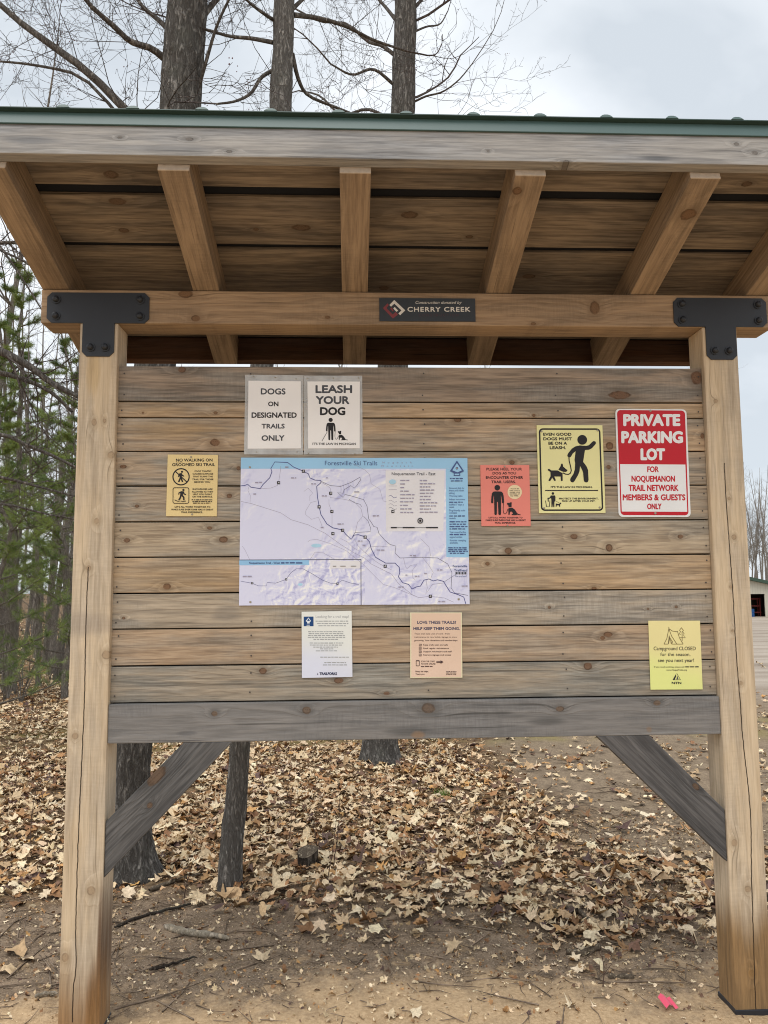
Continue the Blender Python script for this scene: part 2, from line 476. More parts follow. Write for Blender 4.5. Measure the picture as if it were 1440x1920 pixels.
black = plain('black_powder_coat', (0.016, 0.019, 0.026), 0.5, 0.5)
for (x0, x1, zt_) in ((-1.088, -0.937, 0.003), (1.463, 1.609, 0.014)):
    bm = bmesh.new()
    box_bm(bm, x0 - 0.004, x1 + 0.004, PF - 0.004, PF + PD + 0.004, -0.08, zt_, 0.003)
    link('post_base', bm_mesh('post_base', bm), black, kiosk)

# beam
beam_l = -1.245; beam_r = 1.766
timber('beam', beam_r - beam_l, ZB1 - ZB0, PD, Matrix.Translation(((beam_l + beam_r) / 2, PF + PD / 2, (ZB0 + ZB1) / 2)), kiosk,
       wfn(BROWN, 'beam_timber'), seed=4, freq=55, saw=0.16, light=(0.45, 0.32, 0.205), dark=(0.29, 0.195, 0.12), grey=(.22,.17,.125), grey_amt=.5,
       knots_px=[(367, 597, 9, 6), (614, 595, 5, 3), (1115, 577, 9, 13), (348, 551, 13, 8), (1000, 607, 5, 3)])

# T brackets
def t_bracket(u0, u1, v0, v1, s0, s1, v2):
    y = PF - 0.005
    a, b = on_y(u0, v0, y), on_y(u1, v1, y)
    c, d = on_y(s0, v2, y), on_y(s1, v2, y)
    x0, x1, zt, zm = a[0], b[0], a[2], b[2]
    sx0, sx1, zl = c[0], d[0], c[2]
    k = 0.018
    out = [(x0 + k, zt), (x1 - k, zt), (x1, zt - k), (x1, zm + k), (x1 - k, zm), (sx1, zm), (sx1, zl + k), (sx1 - k, zl), (sx0 + k, zl), (sx0, zl + k), (sx0, zm), (x0 + k, zm), (x0, zm + k), (x0, zt - k)]
    n = len(out)
    vv = [(p[0], y, p[1]) for p in out] + [(p[0], PF + 0.002, p[1]) for p in out]
    ff = [list(range(n))] + [list(range(2 * n - 1, n - 1, -1))] + [[i, n + i, n + (i + 1) % n, (i + 1) % n] for i in range(n)]
    pl = link('bracket', mesh_from('bracket', vv, ff), black, kiosk)
    mid = (zt + zm) / 2
    for (bx, bz) in ((x0 + .036, mid + .034), (x0 + .036, mid - .034), (x1 - .036, mid + .034), (x1 - .036, mid - .034), (sx0 + .034, zl + .038), (sx1 - .034, zl + .038)):
        prof = [(0.0185, 0.0), (0.0185, 0.004), (0.013, 0.0045), (0.013, 0.011), (0.0095, 0.0165), (0.004, 0.0185), (0.0035, 0.0175)]
        N = 14
        vv = []; ff = []
        for (r_, h_) in prof:
            for i in range(N):
                q = 2 * math.pi * i / N
                vv.append((bx + r_ * math.cos(q), y - h_ + 0.0005, bz + r_ * math.sin(q)))
        for j in range(len(prof) - 1):
            for i in range(N):
                ff.append([j * N + i, j * N + (i + 1) % N, (j + 1) * N + (i + 1) % N, (j + 1) * N + i])
        ff.append([(len(prof) - 1) * N + i for i in range(N)])
        link('bolt', mesh_from('bolt', vv, ff), black, pl)
t_bracket(89, 279, 548, 606, 153, 213, 668)
t_bracket(1262, 1439, 558, 613, 1326, 1383, 674)

# planks of the notice board
plank_rows = [(686.0, 752.6, 689.0, 755.6), (752.6, 783.0, 755.6, 784.7), (783.0, 846.0, 784.7, 846.6), (846.0, 911.0, 846.6, 910.0), (911.0, 978.6, 910.0, 974.5),
              (978.6, 1045.0, 974.5, 1039.0), (1045.0, 1112.5, 1039.0, 1105.0), (1112.5, 1180.5, 1105.0, 1169.0), (1180.5, 1249.0, 1169.0, 1237.0), (1249.0, 1318.0, 1237.0, 1304.5)]
G1 = (0.24, 0.225, 0.205)
PL = [  # light, dark, grey colour, grey amount, knots, saw, patches
    ((0.25, 0.195, 0.155), (0.14, 0.11, 0.09), (0.2, 0.18, 0.165), .8, [(341, 693, 8, 6), (1306, 708, 11, 13), (1162, 741, 20, 8)], .15, [(760, 700, 90, 40, (0.3, 0.24, 0.19), .4)]),
    ((0.36, 0.265, 0.185), (0.22, 0.155, 0.1), G1, .5, [(404, 774, 4, 3), (1001, 779, 3, 3), (268, 774, 2, 2)], .05, [(300, 770, 60, 12, (0.44, 0.3, 0.16), .5)]),
    ((0.36, 0.265, 0.185), (0.22, 0.155, 0.105), G1, .55, [(403, 830, 9, 7), (858, 787, 7, 5), (1143, 836, 7, 7), (1317, 817, 4, 5)], .05, [(330, 806, 110, 20, (0.5, 0.33, 0.16), .6)]),
    ((0.31, 0.24, 0.18), (0.18, 0.14, 0.105), G1, .8, [(231, 875, 6, 3.5), (960, 867, 5, 4), (447, 878, 4, 4), (1141, 876, 4, 4)], .05, []),
    ((0.29, 0.23, 0.175), (0.17, 0.135, 0.105), G1, .75, [(257, 949, 4, 3), (430, 930, 5, 4)], .05, []),
    ((0.34, 0.275, 0.205), (0.2, 0.155, 0.115), (0.26, 0.24, 0.215), .6, [(238, 1013, 6, 4.5), (419, 1012, 8, 5.5), (393, 990, 5, 3.5), (953, 1033, 7, 6), (1076, 1006, 7, 5), (1142, 1027, 6, 7), (1276, 1006, 5, 4)], .05, []),
    ((0.36, 0.26, 0.17), (0.215, 0.15, 0.095), G1, .35, [(313, 1100, 7, 6), (914, 1057, 4, 3.5), (1114, 1103, 5, 3)], .05, [(330, 1085, 120, 30, (0.44, 0.3, 0.16), .35)]),
    ((0.32, 0.265, 0.21), (0.205, 0.17, 0.135), (0.27, 0.25, 0.23), .8, [(232, 1159, 3, 2.5), (1030, 1139, 3, 3), (1215, 1142, 2.5, 2), (1268, 1138, 3, 2.5)], .2, [(425, 1150, 30, 16, (0.16, 0.155, 0.15), .4)]),
    ((0.33, 0.245, 0.175), (0.18, 0.125, 0.085), G1, .45, [(1140, 1190, 9, 5), (1130, 1196, 5, 4)], .05, []),
    ((0.27, 0.225, 0.18), (0.155, 0.13, 0.105), (0.215, 0.205, 0.19), .8, [(493, 1258, 7, 6), (635, 1276, 9, 5), (1102, 1249, 8, 7), (725, 1300, 6, 3)], .05, []),
]
nailV, nailF = [], []
for i, (row, spec) in enumerate(zip(plank_rows, PL)):
    zt = (on_y(222, row[0], 0)[2] + on_y(1320, row[2], 0)[2]) / 2
    zb = (on_y(222, row[1], 0)[2] + on_y(1320, row[3], 0)[2]) / 2
    gap = 0.0052
    x0, x1 = -0.938, 1.4625
    M = Matrix.Translation(((x0 + x1) / 2, 0.019 + random.uniform(-.0012, .0012), (zt + zb) / 2)) @ Matrix.Rotation(rad(random.uniform(-.03, .03)), 4, 'Y')
    light, dark, gc, ga, kn, sw, pt = spec
    light, dark, gc = [tuple(q * k_ * h_ for q, h_ in zip(c_, (1.0, 1.0, .95))) for c_, k_ in ((light, 1.68), (dark, 1.35), (gc, 1.5))]
    timber('plank', x1 - x0, zt - zb - gap, 0.038, M, kiosk, wfn({}, 'weathered_plank'), bevel=0.003, seed=20 + i, light=light, dark=dark, grey=gc, grey_amt=min(1, ga * 1.2),
           knots_px=kn, saw=sw, freq=70, patches_px=pt, knot_col=(0.17, 0.08, 0.04), contrast=1.0, knot_amt=.9)
    for px_ in (-0.915, -0.4, 0.3, 0.85, 1.44):
        for fz in ((0.22, 0.78) if zt - zb > 0.1 else (0.5,)):
            cx, cz_ = px_ + random.uniform(-.008, .008), zb + (zt - zb) * fz + random.uniform(-.006, .006)
            b0 = len(nailV)
            nailV += [(cx + .0034 * math.cos(q), -0.0032, cz_ + .0034 * math.sin(q)) for q in np.arange(8) * math.pi / 4]
            nailF.append(list(range(b0, b0 + 8)))
nails = link('nail_heads', mesh_from('nail_heads', nailV, nailF), plain('nail_steel', (0.06, 0.05, 0.045), 0.6, 0.5), kiosk)
nails['kind'] = 'stuff'
# battens on the back of the planks
batten_m = plain('batten_wood', (0.12, 0.085, 0.06), 0.9, 0.1)
for bx in (-0.87, 0.26, 1.4):
    bm = bmesh.new(); box_bm(bm, bx - .045, bx + .045, 0.0418, 0.08, 1.05, 2.5, .003)
    link('batten', bm_mesh('batten', bm), batten_m, kiosk)

bm = bmesh.new(); box_bm(bm, -0.936, 1.461, 0.0385, 0.0415, 1.1, 2.525)  # black sheet added behind the planks to stop daylight showing through the gaps
link('gap_blackout_sheet', bm_mesh('gap_blackout_sheet', bm), plain('gap_blackout', (0.02, 0.018, 0.016), 0.95, 0.1), kiosk)
# bottom rail
GREYW = dict(light=(0.265, 0.253, 0.242), dark=(0.14, 0.135, 0.13), grey=(0.2, 0.2, 0.203), grey_amt=0.6, knot_col=(0.17, 0.1, 0.055), contrast=0.8, freq=60)
zr0, zr1 = 1.0425, 1.1895
timber('rail', 2.3985, zr1 - zr0, 0.038, Matrix.Translation((0.2625, -0.001, (zr0 + zr1) / 2)), kiosk, wfn(GREYW, 'grey_rail'), seed=41, saw=0.16,
       knots_px=[(575, 1332, 8, 7), (402, 1338, 6, 5), (803, 1328, 13, 9), (1050, 1329, 8, 5), (1232, 1318, 7, 5)],
       patches_px=[(350, 1375, 20, 5, (0.11, 0.11, 0.115), .55), (765, 1370, 50, 10, (0.1, 0.1, 0.1), .65), (784, 1377, 14, 8, (0.33, 0.22, 0.14), .8), (1025, 1352, 40, 9, (0.1, 0.1, 0.1), .6), (1217, 1368, 6, 6, (0.3, 0.2, 0.13), .6)])
# diagonal braces: trapezoids cut to fit under the rail and against the post
def brace(pts, seed, knots_px=(), **kw):
    """pts: four (x, z) corners of the front face: top-near-post .. going round; grain along the long side"""
    y0, y1 = -0.019, 0.019
    (ax, az), (bx, bz), (cx, cz), (dx, dz) = pts          # a,b on the rail; c,d on the post
    L0 = Vector(((ax + bx) / 2, 0, (az + bz) / 2)); L1 = Vector(((cx + dx) / 2, 0, (cz + dz) / 2))
    X = (L0 - L1).normalized()
    if X.x < 0: X = -X
    Z = Vector((-X.z, 0, X.x))
    Cc = (L0 + L1) / 2
    M = M_axes(X, (0, 1, 0), Z, Cc)
    Mi = M.inverted()
    vv = [Mi @ Vector((p[0], yy, p[1])) for yy in (y0, y1) for p in pts]
    bm = bmesh.new()
    bv = [bm.verts.new(v) for v in vv]
    bm.faces.new(bv[:4]); bm.faces.new(bv[4:][::-1])
    for i in range(4): bm.faces.new((bv[i], bv[4 + i], bv[4 + (i + 1) % 4], bv[(i + 1) % 4]))
    bmesh.ops.bevel(bm, geom=list(bm.edges), offset=0.003, segments=1, affect='EDGES')
    def loc(u, v):
        o = Mi @ Vector(CAM); d = Mi.to_3x3() @ Vector(ray(u, v)); k = (y0 - o.y) / d.y
        p = o + d * k
        return p.x, p.z, k / FPX
    ks = []
    for (u, v, a, b) in knots_px:
        lx, lz, s = loc(u, v); ks.append((lx, lz, a * s, b * s))
    mat = wood('grey_brace', knots=ks, seed=seed, **dict(GREYW, **kw))
    return link('brace', bm_mesh('brace', bm), mat, kiosk, M)
brace([(-0.648, 1.0425), (-0.46, 1.0425), (-0.9365, 0.548), (-0.9365, 0.752)], 51, [(293, 1455, 22, 11), (281, 1510, 6, 5)], light=(0.17, 0.163, 0.158), dark=(0.075, 0.073, 0.072), grey=(.11,.11,.112), freq=45, contrast=1.1)
brace([(1.174, 1.0425), (0.962, 1.0425), (1.4625, 0.555), (1.4625, 0.752)], 54, [(1305, 1475, 8, 5)], light=(0.16, 0.153, 0.15), dark=(0.075, 0.072, 0.072), grey=(.105,.104,.105), freq=40, contrast=1.1)

# roof: mono-pitch, high at the front
RS = rad(16.5); RT = math.tan(RS)
fwd = Vector((0, -math.cos(RS), math.sin(RS)))            # up the slope towards the front
pn = Vector((0, math.sin(RS), math.cos(RS)))              # roof normal
tip = Vector((0, -0.622, 3.019))                          # front bottom corner line of rafters
RL = (0.498 + 0.622) / math.cos(RS)                       # rafter length
RXC = [-1.192, -0.589, 0.0175, 0.6135, 1.22, 1.713]
raf_kn = {4: [(1291, 402, 14, 27)], 3: [(970, 358, 10, 17)]}
roof_l, roof_r = -1.252, 1.772
for i, rx in enumerate(RXC):
    Cc = tip - fwd * (RL / 2) + pn * 0.07 + Vector((rx, 0, 0))
    M = M_axes(fwd, pn, Vector(fwd).cross(pn), Cc)
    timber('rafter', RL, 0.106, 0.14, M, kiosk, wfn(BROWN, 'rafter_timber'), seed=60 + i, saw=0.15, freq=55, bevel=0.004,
           knots_px=[(a, b, c * 1.0, d * .55) for (a, b, c, d) in raf_kn.get(i, [])], light=(0.41, 0.305, 0.21), dark=(0.23, 0.165, 0.112), grey=(0.2, 0.155, 0.115), grey_amt=.4, end=(RL / 2 - 0.0035, (0.6, 0.5, 0.4)))  # end tone: bare grain, brightened as if lit from the front
# deck boards across the rafters: (distance from tip along slope) start, end
ct = math.cos(RS)
def sl(yv):                                               # horizontal y at deck underside -> slope distance from tip
    p = Vector((0, yv, 0)); base = tip + pn * 0.14
    return (yv - base.y) / ct
edges = [(0.001, sl(-0.381)), (sl(-0.336), sl(-0.092)), (sl(-0.066), sl(0.2)), (sl(0.215), RL - 0.02)]
rb_kn = [[(208, 327, 14, 10), (1400, 345, 10, 6)], [(220, 378, 17, 9), (232, 432, 9, 6), (565, 427, 18, 8), (768, 403, 15, 9), (880, 444, 7, 4), (480, 430, 6, 4)], [(992, 518, 13, 6), (720, 540, 9, 6)], []]
for i, (s0, s1) in enumerate(edges):
    Cc = tip - fwd * ((s0 + s1) / 2) + pn * (0.14 + 0.006) + Vector(((roof_l + roof_r) / 2, 0, 0))
    M = M_axes((1, 0, 0), pn, fwd, Cc)
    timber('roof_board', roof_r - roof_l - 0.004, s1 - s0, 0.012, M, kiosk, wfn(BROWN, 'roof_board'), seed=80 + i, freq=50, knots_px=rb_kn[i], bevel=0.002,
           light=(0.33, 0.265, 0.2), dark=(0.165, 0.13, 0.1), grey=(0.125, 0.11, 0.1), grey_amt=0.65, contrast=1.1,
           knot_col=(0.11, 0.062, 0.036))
# black underlay
Cc = tip - fwd * (RL / 2) + pn * 0.1755 + Vector(((roof_l + roof_r) / 2, 0, 0))
bm = bmesh.new(); box_bm(bm, -(roof_r - roof_l) / 2, (roof_r - roof_l) / 2, -0.023, 0.023, -RL / 2 - 0.03, RL / 2 + 0.03)
link('underlay', bm_mesh('underlay', bm), plain('roof_felt', (0.012, 0.013, 0.017), 0.9, 0.2), kiosk, M_axes((1, 0, 0), pn, fwd, Cc))
# fascia boards
Cc = tip + fwd * 0.019 + pn * (0.024 + 0.068) + Vector(((roof_l + roof_r) / 2, 0, 0))
timber('fascia', roof_r - roof_l, 0.136, 0.038, M_axes((1, 0, 0), -fwd, pn, Cc), kiosk, wfn({}, 'weathered_fascia'), seed=95, light=(0.36, 0.335, 0.305), dark=(0.2, 0.187, 0.174),
       grey=(0.26, 0.26, 0.265), grey_amt=0.7, freq=60, knots_px=[(225, 258, 5, 3.5), (355, 261, 8, 4.5), (430, 284, 6, 4), (1415, 286, 6, 5), (1381, 270, 5, 4), (1062, 303, 6, 4), (915, 283, 3, 3)],
       patches_px=[(60, 262, 60, 12, (0.17, 0.175, 0.185), .7), (1230, 297, 40, 7, (0.11, 0.115, 0.125), .8), (300, 278, 120, 9, (0.2, 0.205, 0.215), .5), (620, 285, 60, 10, (0.19, 0.195, 0.2), .5)], knot_col=(0.12, 0.1, 0.085))
Cc = tip - fwd * (RL + 0.019) + pn * (0.024 + 0.064) + Vector(((roof_l + roof_r) / 2, 0, 0))
timber('fascia', roof_r - roof_l, 0.128, 0.038, M_axes((1, 0, 0), fwd, pn, Cc), kiosk, wfn({}, 'rear_fascia'), seed=97, light=(0.12, 0.055, 0.028), dark=(0.06, 0.03, 0.018), grey_amt=0.1, freq=50)
# green metal roof
green = plain('green_roof_metal', (0.062, 0.112, 0.107), 0.42, 0.5, 0.0, 0.03)
def slab(name, parent, s0, s1, n0, n1, x0=roof_l - 0.012, x1=roof_r + 0.012, mat=green, bev=0.0):
    bm = bmesh.new(); box_bm(bm, x0, x1, n0, n1, -s1, -s0, bev)
    M = M_axes((1, 0, 0), pn, fwd, tip)
    return link(name, bm_mesh(name, bm), mat, parent, M)
slab('drip_edge', kiosk, -0.0455, -0.0385, 0.150, 0.2005, bev=0.002)
slab('drip_edge', kiosk, RL + 0.0385, RL + 0.0455, 0.150, 0.2005, bev=0.002)
pan = slab('roof_panel', kiosk, -0.062, RL + 0.062, 0.2008, 0.2048, mat=plain('dark_green_panel', (0.03, 0.06, 0.055), 0.5, 0.4))
for k in range(-8, 8):
    rxp = 0.6508 + 0.2297 * k
    if not (roof_l < rxp < roof_r): continue
    prof = [(-0.022, 0.2045), (-0.014, 0.2125), (-0.006, 0.2155), (0.006, 0.2155), (0.014, 0.2125), (0.022, 0.2045)]
    vv = [(rxp + a, b, zz) for zz in (0.064, -RL - 0.064) for (a, b) in prof]
    n = len(prof)
    ff = [[i, i + 1, n + i + 1, n + i] for i in range(n - 1)] + [list(range(n)), list(range(2 * n - 1, n - 1, -1))] + [[0, n, 2 * n - 1, n - 1]]
    link('rib', mesh_from('rib', vv, ff), green, pan)

# ------------------------------------------------------------------ signs
INK = plain('black_ink', (0.022, 0.021, 0.024), 0.7, 0.3, var=0.03)
INK_GREY = plain('grey_ink', (0.075, 0.08, 0.095), 0.7, 0.3)
SCREW = plain('screw_steel', (0.35, 0.32, 0.26), 0.45, 0.5, 0.5)

def homography(src, dst):
    A = []
    for (x, y), (u, v) in zip(src, dst):
        A.append([x, y, 1, 0, 0, 0, -u * x, -u * y, -u]); A.append([0, 0, 0, x, y, 1, -v * x, -v * y, -v])
    return np.linalg.svd(np.array(A, float))[2][-1].reshape(3, 3)

def text_mesh(body, bold, shear=0.0, space=1.0):
    cu = bpy.data.curves.new('lettering', 'FONT')
    cu.body = body; cu.size = 1.0; cu.offset = bold; cu.shear = shear; cu.space_character = space
    cu.resolution_u = 3; cu.fill_mode = 'FRONT'
    ob = bpy.data.objects.new('lettering', cu)
    me = bpy.data.meshes.new_from_object(ob)
    V = np.array([v.co[:] for v in me.vertices]) if len(me.vertices) else np.zeros((0, 3))
    F = [list(p.vertices) for p in me.polygons]
    bpy.data.objects.remove(ob); bpy.data.curves.remove(cu); bpy.data.meshes.remove(me)
    return V, F

class Sign:
    """flat notice on the boards. region: crop (x0, y0, scale) so that photo px = x0 + x / scale"""
    def __init__(self, name, region, corners, y, thick, mat, label, cat, round_r=0.0):
        self.ox, self.oy, self.s = region
        W = [on_y(self.ox + a / self.s, self.oy + b / self.s, y - thick) for a, b in corners]
        tl, tr, br, bl = [Vector(w) for w in W]
        w = ((tr - tl).length + (br - bl).length) / 2
        h = ((bl - tl).length + (br - tr).length) / 2
        c = (tl + tr + br + bl) / 4
        ang = (math.atan2((tr - tl).z, (tr - tl).x) + math.atan2((br - bl).z, (br - bl).x)) / 2
        self.w, self.h, self.t = w, h, thick
        self.H = homography(corners, [(-w / 2, h / 2), (w / 2, h / 2), (w / 2, -h / 2), (-w / 2, -h / 2)])
        M = Matrix.Translation((c.x, y, c.z)) @ Matrix.Rotation(-ang, 4, 'Y')
        if round_r:
            pts = []
            for (sx, sz, a0) in ((1, 1, 0), (-1, 1, 90), (-1, -1, 180), (1, -1, 270)):
                for k in range(6):
                    q = rad(a0 + 18 * k)
                    pts.append((sx * (w / 2 - round_r) + round_r * math.cos(q), sz * (h / 2 - round_r) + round_r * math.sin(q)))
        else:
            pts = [(w / 2, h / 2), (-w / 2, h / 2), (-w / 2, -h / 2), (w / 2, -h / 2)]
        n = len(pts)
        vv = [(a, -thick, b) for a, b in pts] + [(a, 0, b) for a, b in pts]
        ff = [list(range(n)), list(range(2 * n - 1, n - 1, -1))] + [[i, n + i, n + (i + 1) % n, (i + 1) % n] for i in range(n)]
        self.o = link(name, mesh_from(name, vv, ff), mat, None, M)
        tag(self.o, label, cat)
        self.M = M
        self.k = 0
        self.nline = 0
        self.layers = {}
    def loc(self, x, y):
        q = self.H @ np.array([x, y, 1.0])
        return q[0] / q[2], q[1] / q[2]
    def _add(self, part, mat, P, F, step=True):
        if step: self.k += 1
        d = -self.t - 0.0003 - 0.000012 * self.k
        V, FF, m_ = self.layers.setdefault((part, mat.name), ([], [], mat))
        b = len(V)
        V += [(a, d, c) for a, c in P]
        FF += [[b + i for i in f] for f in F]
    def poly(self, pts, mat=None, part='print'):
        self._add(part, mat or INK, [self.loc(*p) for p in pts], [list(range(len(pts)))])
    def rect(self, x0, y0, x1, y1, mat=None, part='print'):
        self.poly([(x0, y0), (x1, y0), (x1, y1), (x0, y1)], mat, part)
    def disc(self, cx, cy, r, mat=None, part='print', ry=None, n=28):
        ry = ry or r
        self.poly([(cx + r * math.cos(q), cy + ry * math.sin(q)) for q in np.arange(n) * 2 * math.pi / n], mat, part)
    def ring(self, cx, cy, r0, r1, mat=None, part='print', n=40):
        P = [self.loc(cx + r * math.cos(q), cy + r * math.sin(q)) for r in (r0, r1) for q in np.arange(n) * 2 * math.pi / n]
        self._add(part, mat or INK, P, [[i, (i + 1) % n, n + (i + 1) % n, n + i] for i in range(n)])
    def frame(self, quad, wdt, rr, mat=None, part='border'):
        """rounded frame along a quad given by its outer corners (tl, tr, br, bl)"""
        out, inn = [], []
        q = [np.array(p, float) for p in quad]
        for i in range(4):
            p, a, b = q[i], q[i - 1], q[(i + 1) % 4]
            da, db = (a - p) / np.linalg.norm(a - p), (b - p) / np.linalg.norm(b - p)
            c = p + (da + db) * rr
            for k in range(7):
                tq = k / 6 * math.pi / 2
                dirv = -(db * math.cos(tq) + da * math.sin(tq))
                dirv = -(db * math.cos(tq) + da * math.sin(tq)) if True else dirv
                out.append(c + dirv * rr); inn.append(c + dirv * (rr - wdt))
        # order: each corner runs from side a to side b
        n = len(out)
        P = [self.loc(*p) for p in out] + [self.loc(*p) for p in inn]
        self._add(part, mat or INK, P, [[i, (i + 1) % n, n + (i + 1) % n, n + i] for i in range(n)])
    def stroke(self, pts, wdt, mat=None, part='print', cap=True):
        P = np.array(pts, float)
        n = len(P)
        D = np.gradient(P, axis=0) if n > 2 else np.array([P[1] - P[0]] * 2)
        D /= np.linalg.norm(D, axis=1)[:, None] + 1e-9
        N = np.stack([-D[:, 1], D[:, 0]], -1) * wdt / 2
        L, R = list(P + N), list(P - N)
        if cap:
            a = math.atan2(N[-1][1], N[-1][0]); b = math.atan2(-N[0][1], -N[0][0])
            e = [P[-1] + wdt / 2 * np.array([math.cos(a - q), math.sin(a - q)]) for q in np.linspace(0, math.pi, 7)[1:-1]]
            s = [P[0] + wdt / 2 * np.array([math.cos(b - q), math.sin(b - q)]) for q in np.linspace(0, math.pi, 7)[1:-1]]
        else: e, s = [], []
        if n <= 8 and wdt > 12:
            self.poly(L + e + R[::-1] + s, mat, part)
        else:
            Q = [self.loc(*p) for p in L] + [self.loc(*p) for p in R]
            self._add(part, mat or INK, Q, [[i, i + 1, n + i + 1, n + i] for i in range(n - 1)])
    def text(self, body, x0, y0, x1, y1, mat=None, bold=0.02, shear=0.0, part='lettering', space=1.0):
        wb = max(0.0, bold) * 1.25
        V, F = text_mesh(body, 0.0, shear, space)
        if not len(V): return
        r0 = (y1 - y0) * wb
        x0, x1, y0, y1 = x0 + r0, x1 - r0, y0 + r0, y1 - r0
        # y0..y1 is the cap height: measured on a capital so that descenders may hang below
        ref, _ = text_mesh('E', 0.0, 0.0)
        hb, ht = ref[:, 1].min(), ref[:, 1].max()
        a, b = V[:, 0].min(), V[:, 0].max()
        X = x0 + (V[:, 0] - a) / (b - a) * (x1 - x0)
        Y = y1 - (V[:, 1] - hb) / (ht - hb) * (y1 - y0)
        self.nline += 1
        for (sx_, sy2) in (((0, 0),) if wb == 0 else ((1, 0), (-1, 0), (0, 1), (0, -1), (.7, .7), (-.7, .7), (.7, -.7), (-.7, -.7))):
            self._add('%s#%d' % (part, self.nline), mat or INK, [self.loc(p + sx_ * r0, q + sy2 * r0) for p, q in zip(X, Y)], F)
    def dashes(self, x0, x1, y, hgt, mat=None, seed=0):
        """a line of print too small to read: word-sized marks"""
        r = random.Random(seed + int(y * 7) + int(x0))
        x = x0
        while x < x1 - hgt:
            wd = min(x1 - x, hgt * r.uniform(1.4, 4.5))
            ya, yb_ = y - hgt / 2 * r.uniform(.7, 1), y + hgt / 2 * r.uniform(.7, 1)
            self._add('small_print', mat or INK, [self.loc(x, ya), self.loc(x + wd, ya), self.loc(x + wd, yb_), self.loc(x, yb_)], [[0, 1, 2, 3]], x == x0)
            x += wd + hgt * 0.7
    def screws(self, pts, r=0.0038):
        for (x, y) in pts:
            a, c = self.loc(x, y)
            N = 10
            vv = [(a + q * r * math.cos(w_), -self.t - h_, c + q * r * math.sin(w_)) for (q, h_) in ((1, 0.0), (1, .0016), (.6, .0026)) for w_ in np.arange(N) * 2 * math.pi / N]
            ff = [[j * N + i, j * N + (i + 1) % N, (j + 1) * N + (i + 1) % N, (j + 1) * N + i] for j in range(2) for i in range(N)] + [list(range(2 * N, 3 * N))]
            link('screw', mesh_from('screw', vv, ff), SCREW, self.o, self.M)
    def done(self):
        for (part, _), (V, F, m_) in self.layers.items():
            part = part.split('#')[0]
            o_ = link(part, mesh_from(part, V, F), m_, self.o, self.M)
            if part in ('small_print', 'trail_line', 'marker', 'legend', 'checkbox'): o_['kind'] = 'stuff'
        for ch in self.o.children:      # children keep world placement
            ch.matrix_parent_inverse = self.o.matrix_world.inverted()

def paper(name, c, c2=None, rough=0.55, gl=0.0):
    g = NT(name)
    p = g.coords()
    n = g.noise(p, 5.0, 3.0, 0.5)
    cc = tuple(c)
    if c2:
        x, y, z = g.xyz(p)
        k = g.rng(g.m('ADD', g.m('ADD', g.m('MULTIPLY', z, -6.0), g.m('MULTIPLY', x, -2.0)), g.m('MULTIPLY', g.m('SUBTRACT', n, .5), 1.0)), -0.35, 0.8)
        cc = g.mix(k, cc, tuple(c2))
    m_ = g.rng(n, 0.3, 0.7, 0.96, 1.03)
    g.base(g.mix(1.0, cc, g.vec(m_, m_, m_), 'MULTIPLY'), rough, 0.35)
    g.bump(g.noise(p, 14.0, 2.0), 0.08, 0.003)
    return g.mat

def walking_dog_owner(S, ox, oy, k):
    """standing person with a sitting dog on a lead; drawn in the coordinates of the heel sign"""
    T = lambda pts: [(ox + (x - 490) * k, oy + (y - 715) * k) for x, y in pts]
    S.disc(ox, oy, 68 * k)
    S.poly(T([(420, 808), (565, 808), (600, 818), (628, 850), (645, 920), (654, 1060), (650, 1095), (606, 1095), (602, 1050), (592, 950), (578, 895),
              (580, 1060), (578, 1360), (566, 1384), (528, 1384), (516, 1360), (505, 1070), (490, 1060), (480, 1070), (476, 1360), (464, 1384), (430, 1384), (418, 1360),
              (412, 1060), (408, 895), (394, 950), (388, 1095), (342, 1095), (338, 1050), (346, 930), (360, 855), (386, 818)]), part='pictogram')
    S.stroke(T([(642, 1095), (634, 1180), (632, 1260), (645, 1340), (678, 1360), (712, 1335), (735, 1280), (748, 1240)]), 13 * k, part='pictogram')
    S.poly(T([(725, 1100), (748, 1085), (785, 1092), (808, 1068), (822, 1085), (842, 1072), (836, 1190), (766, 1190), (758, 1148), (735, 1132)]), part='pictogram')
    S.poly(T([(765, 1216), (850, 1206), (910, 1245), (950, 1300), (968, 1335), (1000, 1360), (1058, 1372), (1055, 1390), (1000, 1382), (965, 1370), (965, 1386), (835, 1386), (842, 1366),
              (875, 1352), (845, 1300), (800, 1305), (786, 1382), (762, 1382), (758, 1250)]), part='pictogram')

Y0 = -0.0025           # sign backs sit just proud of the planks
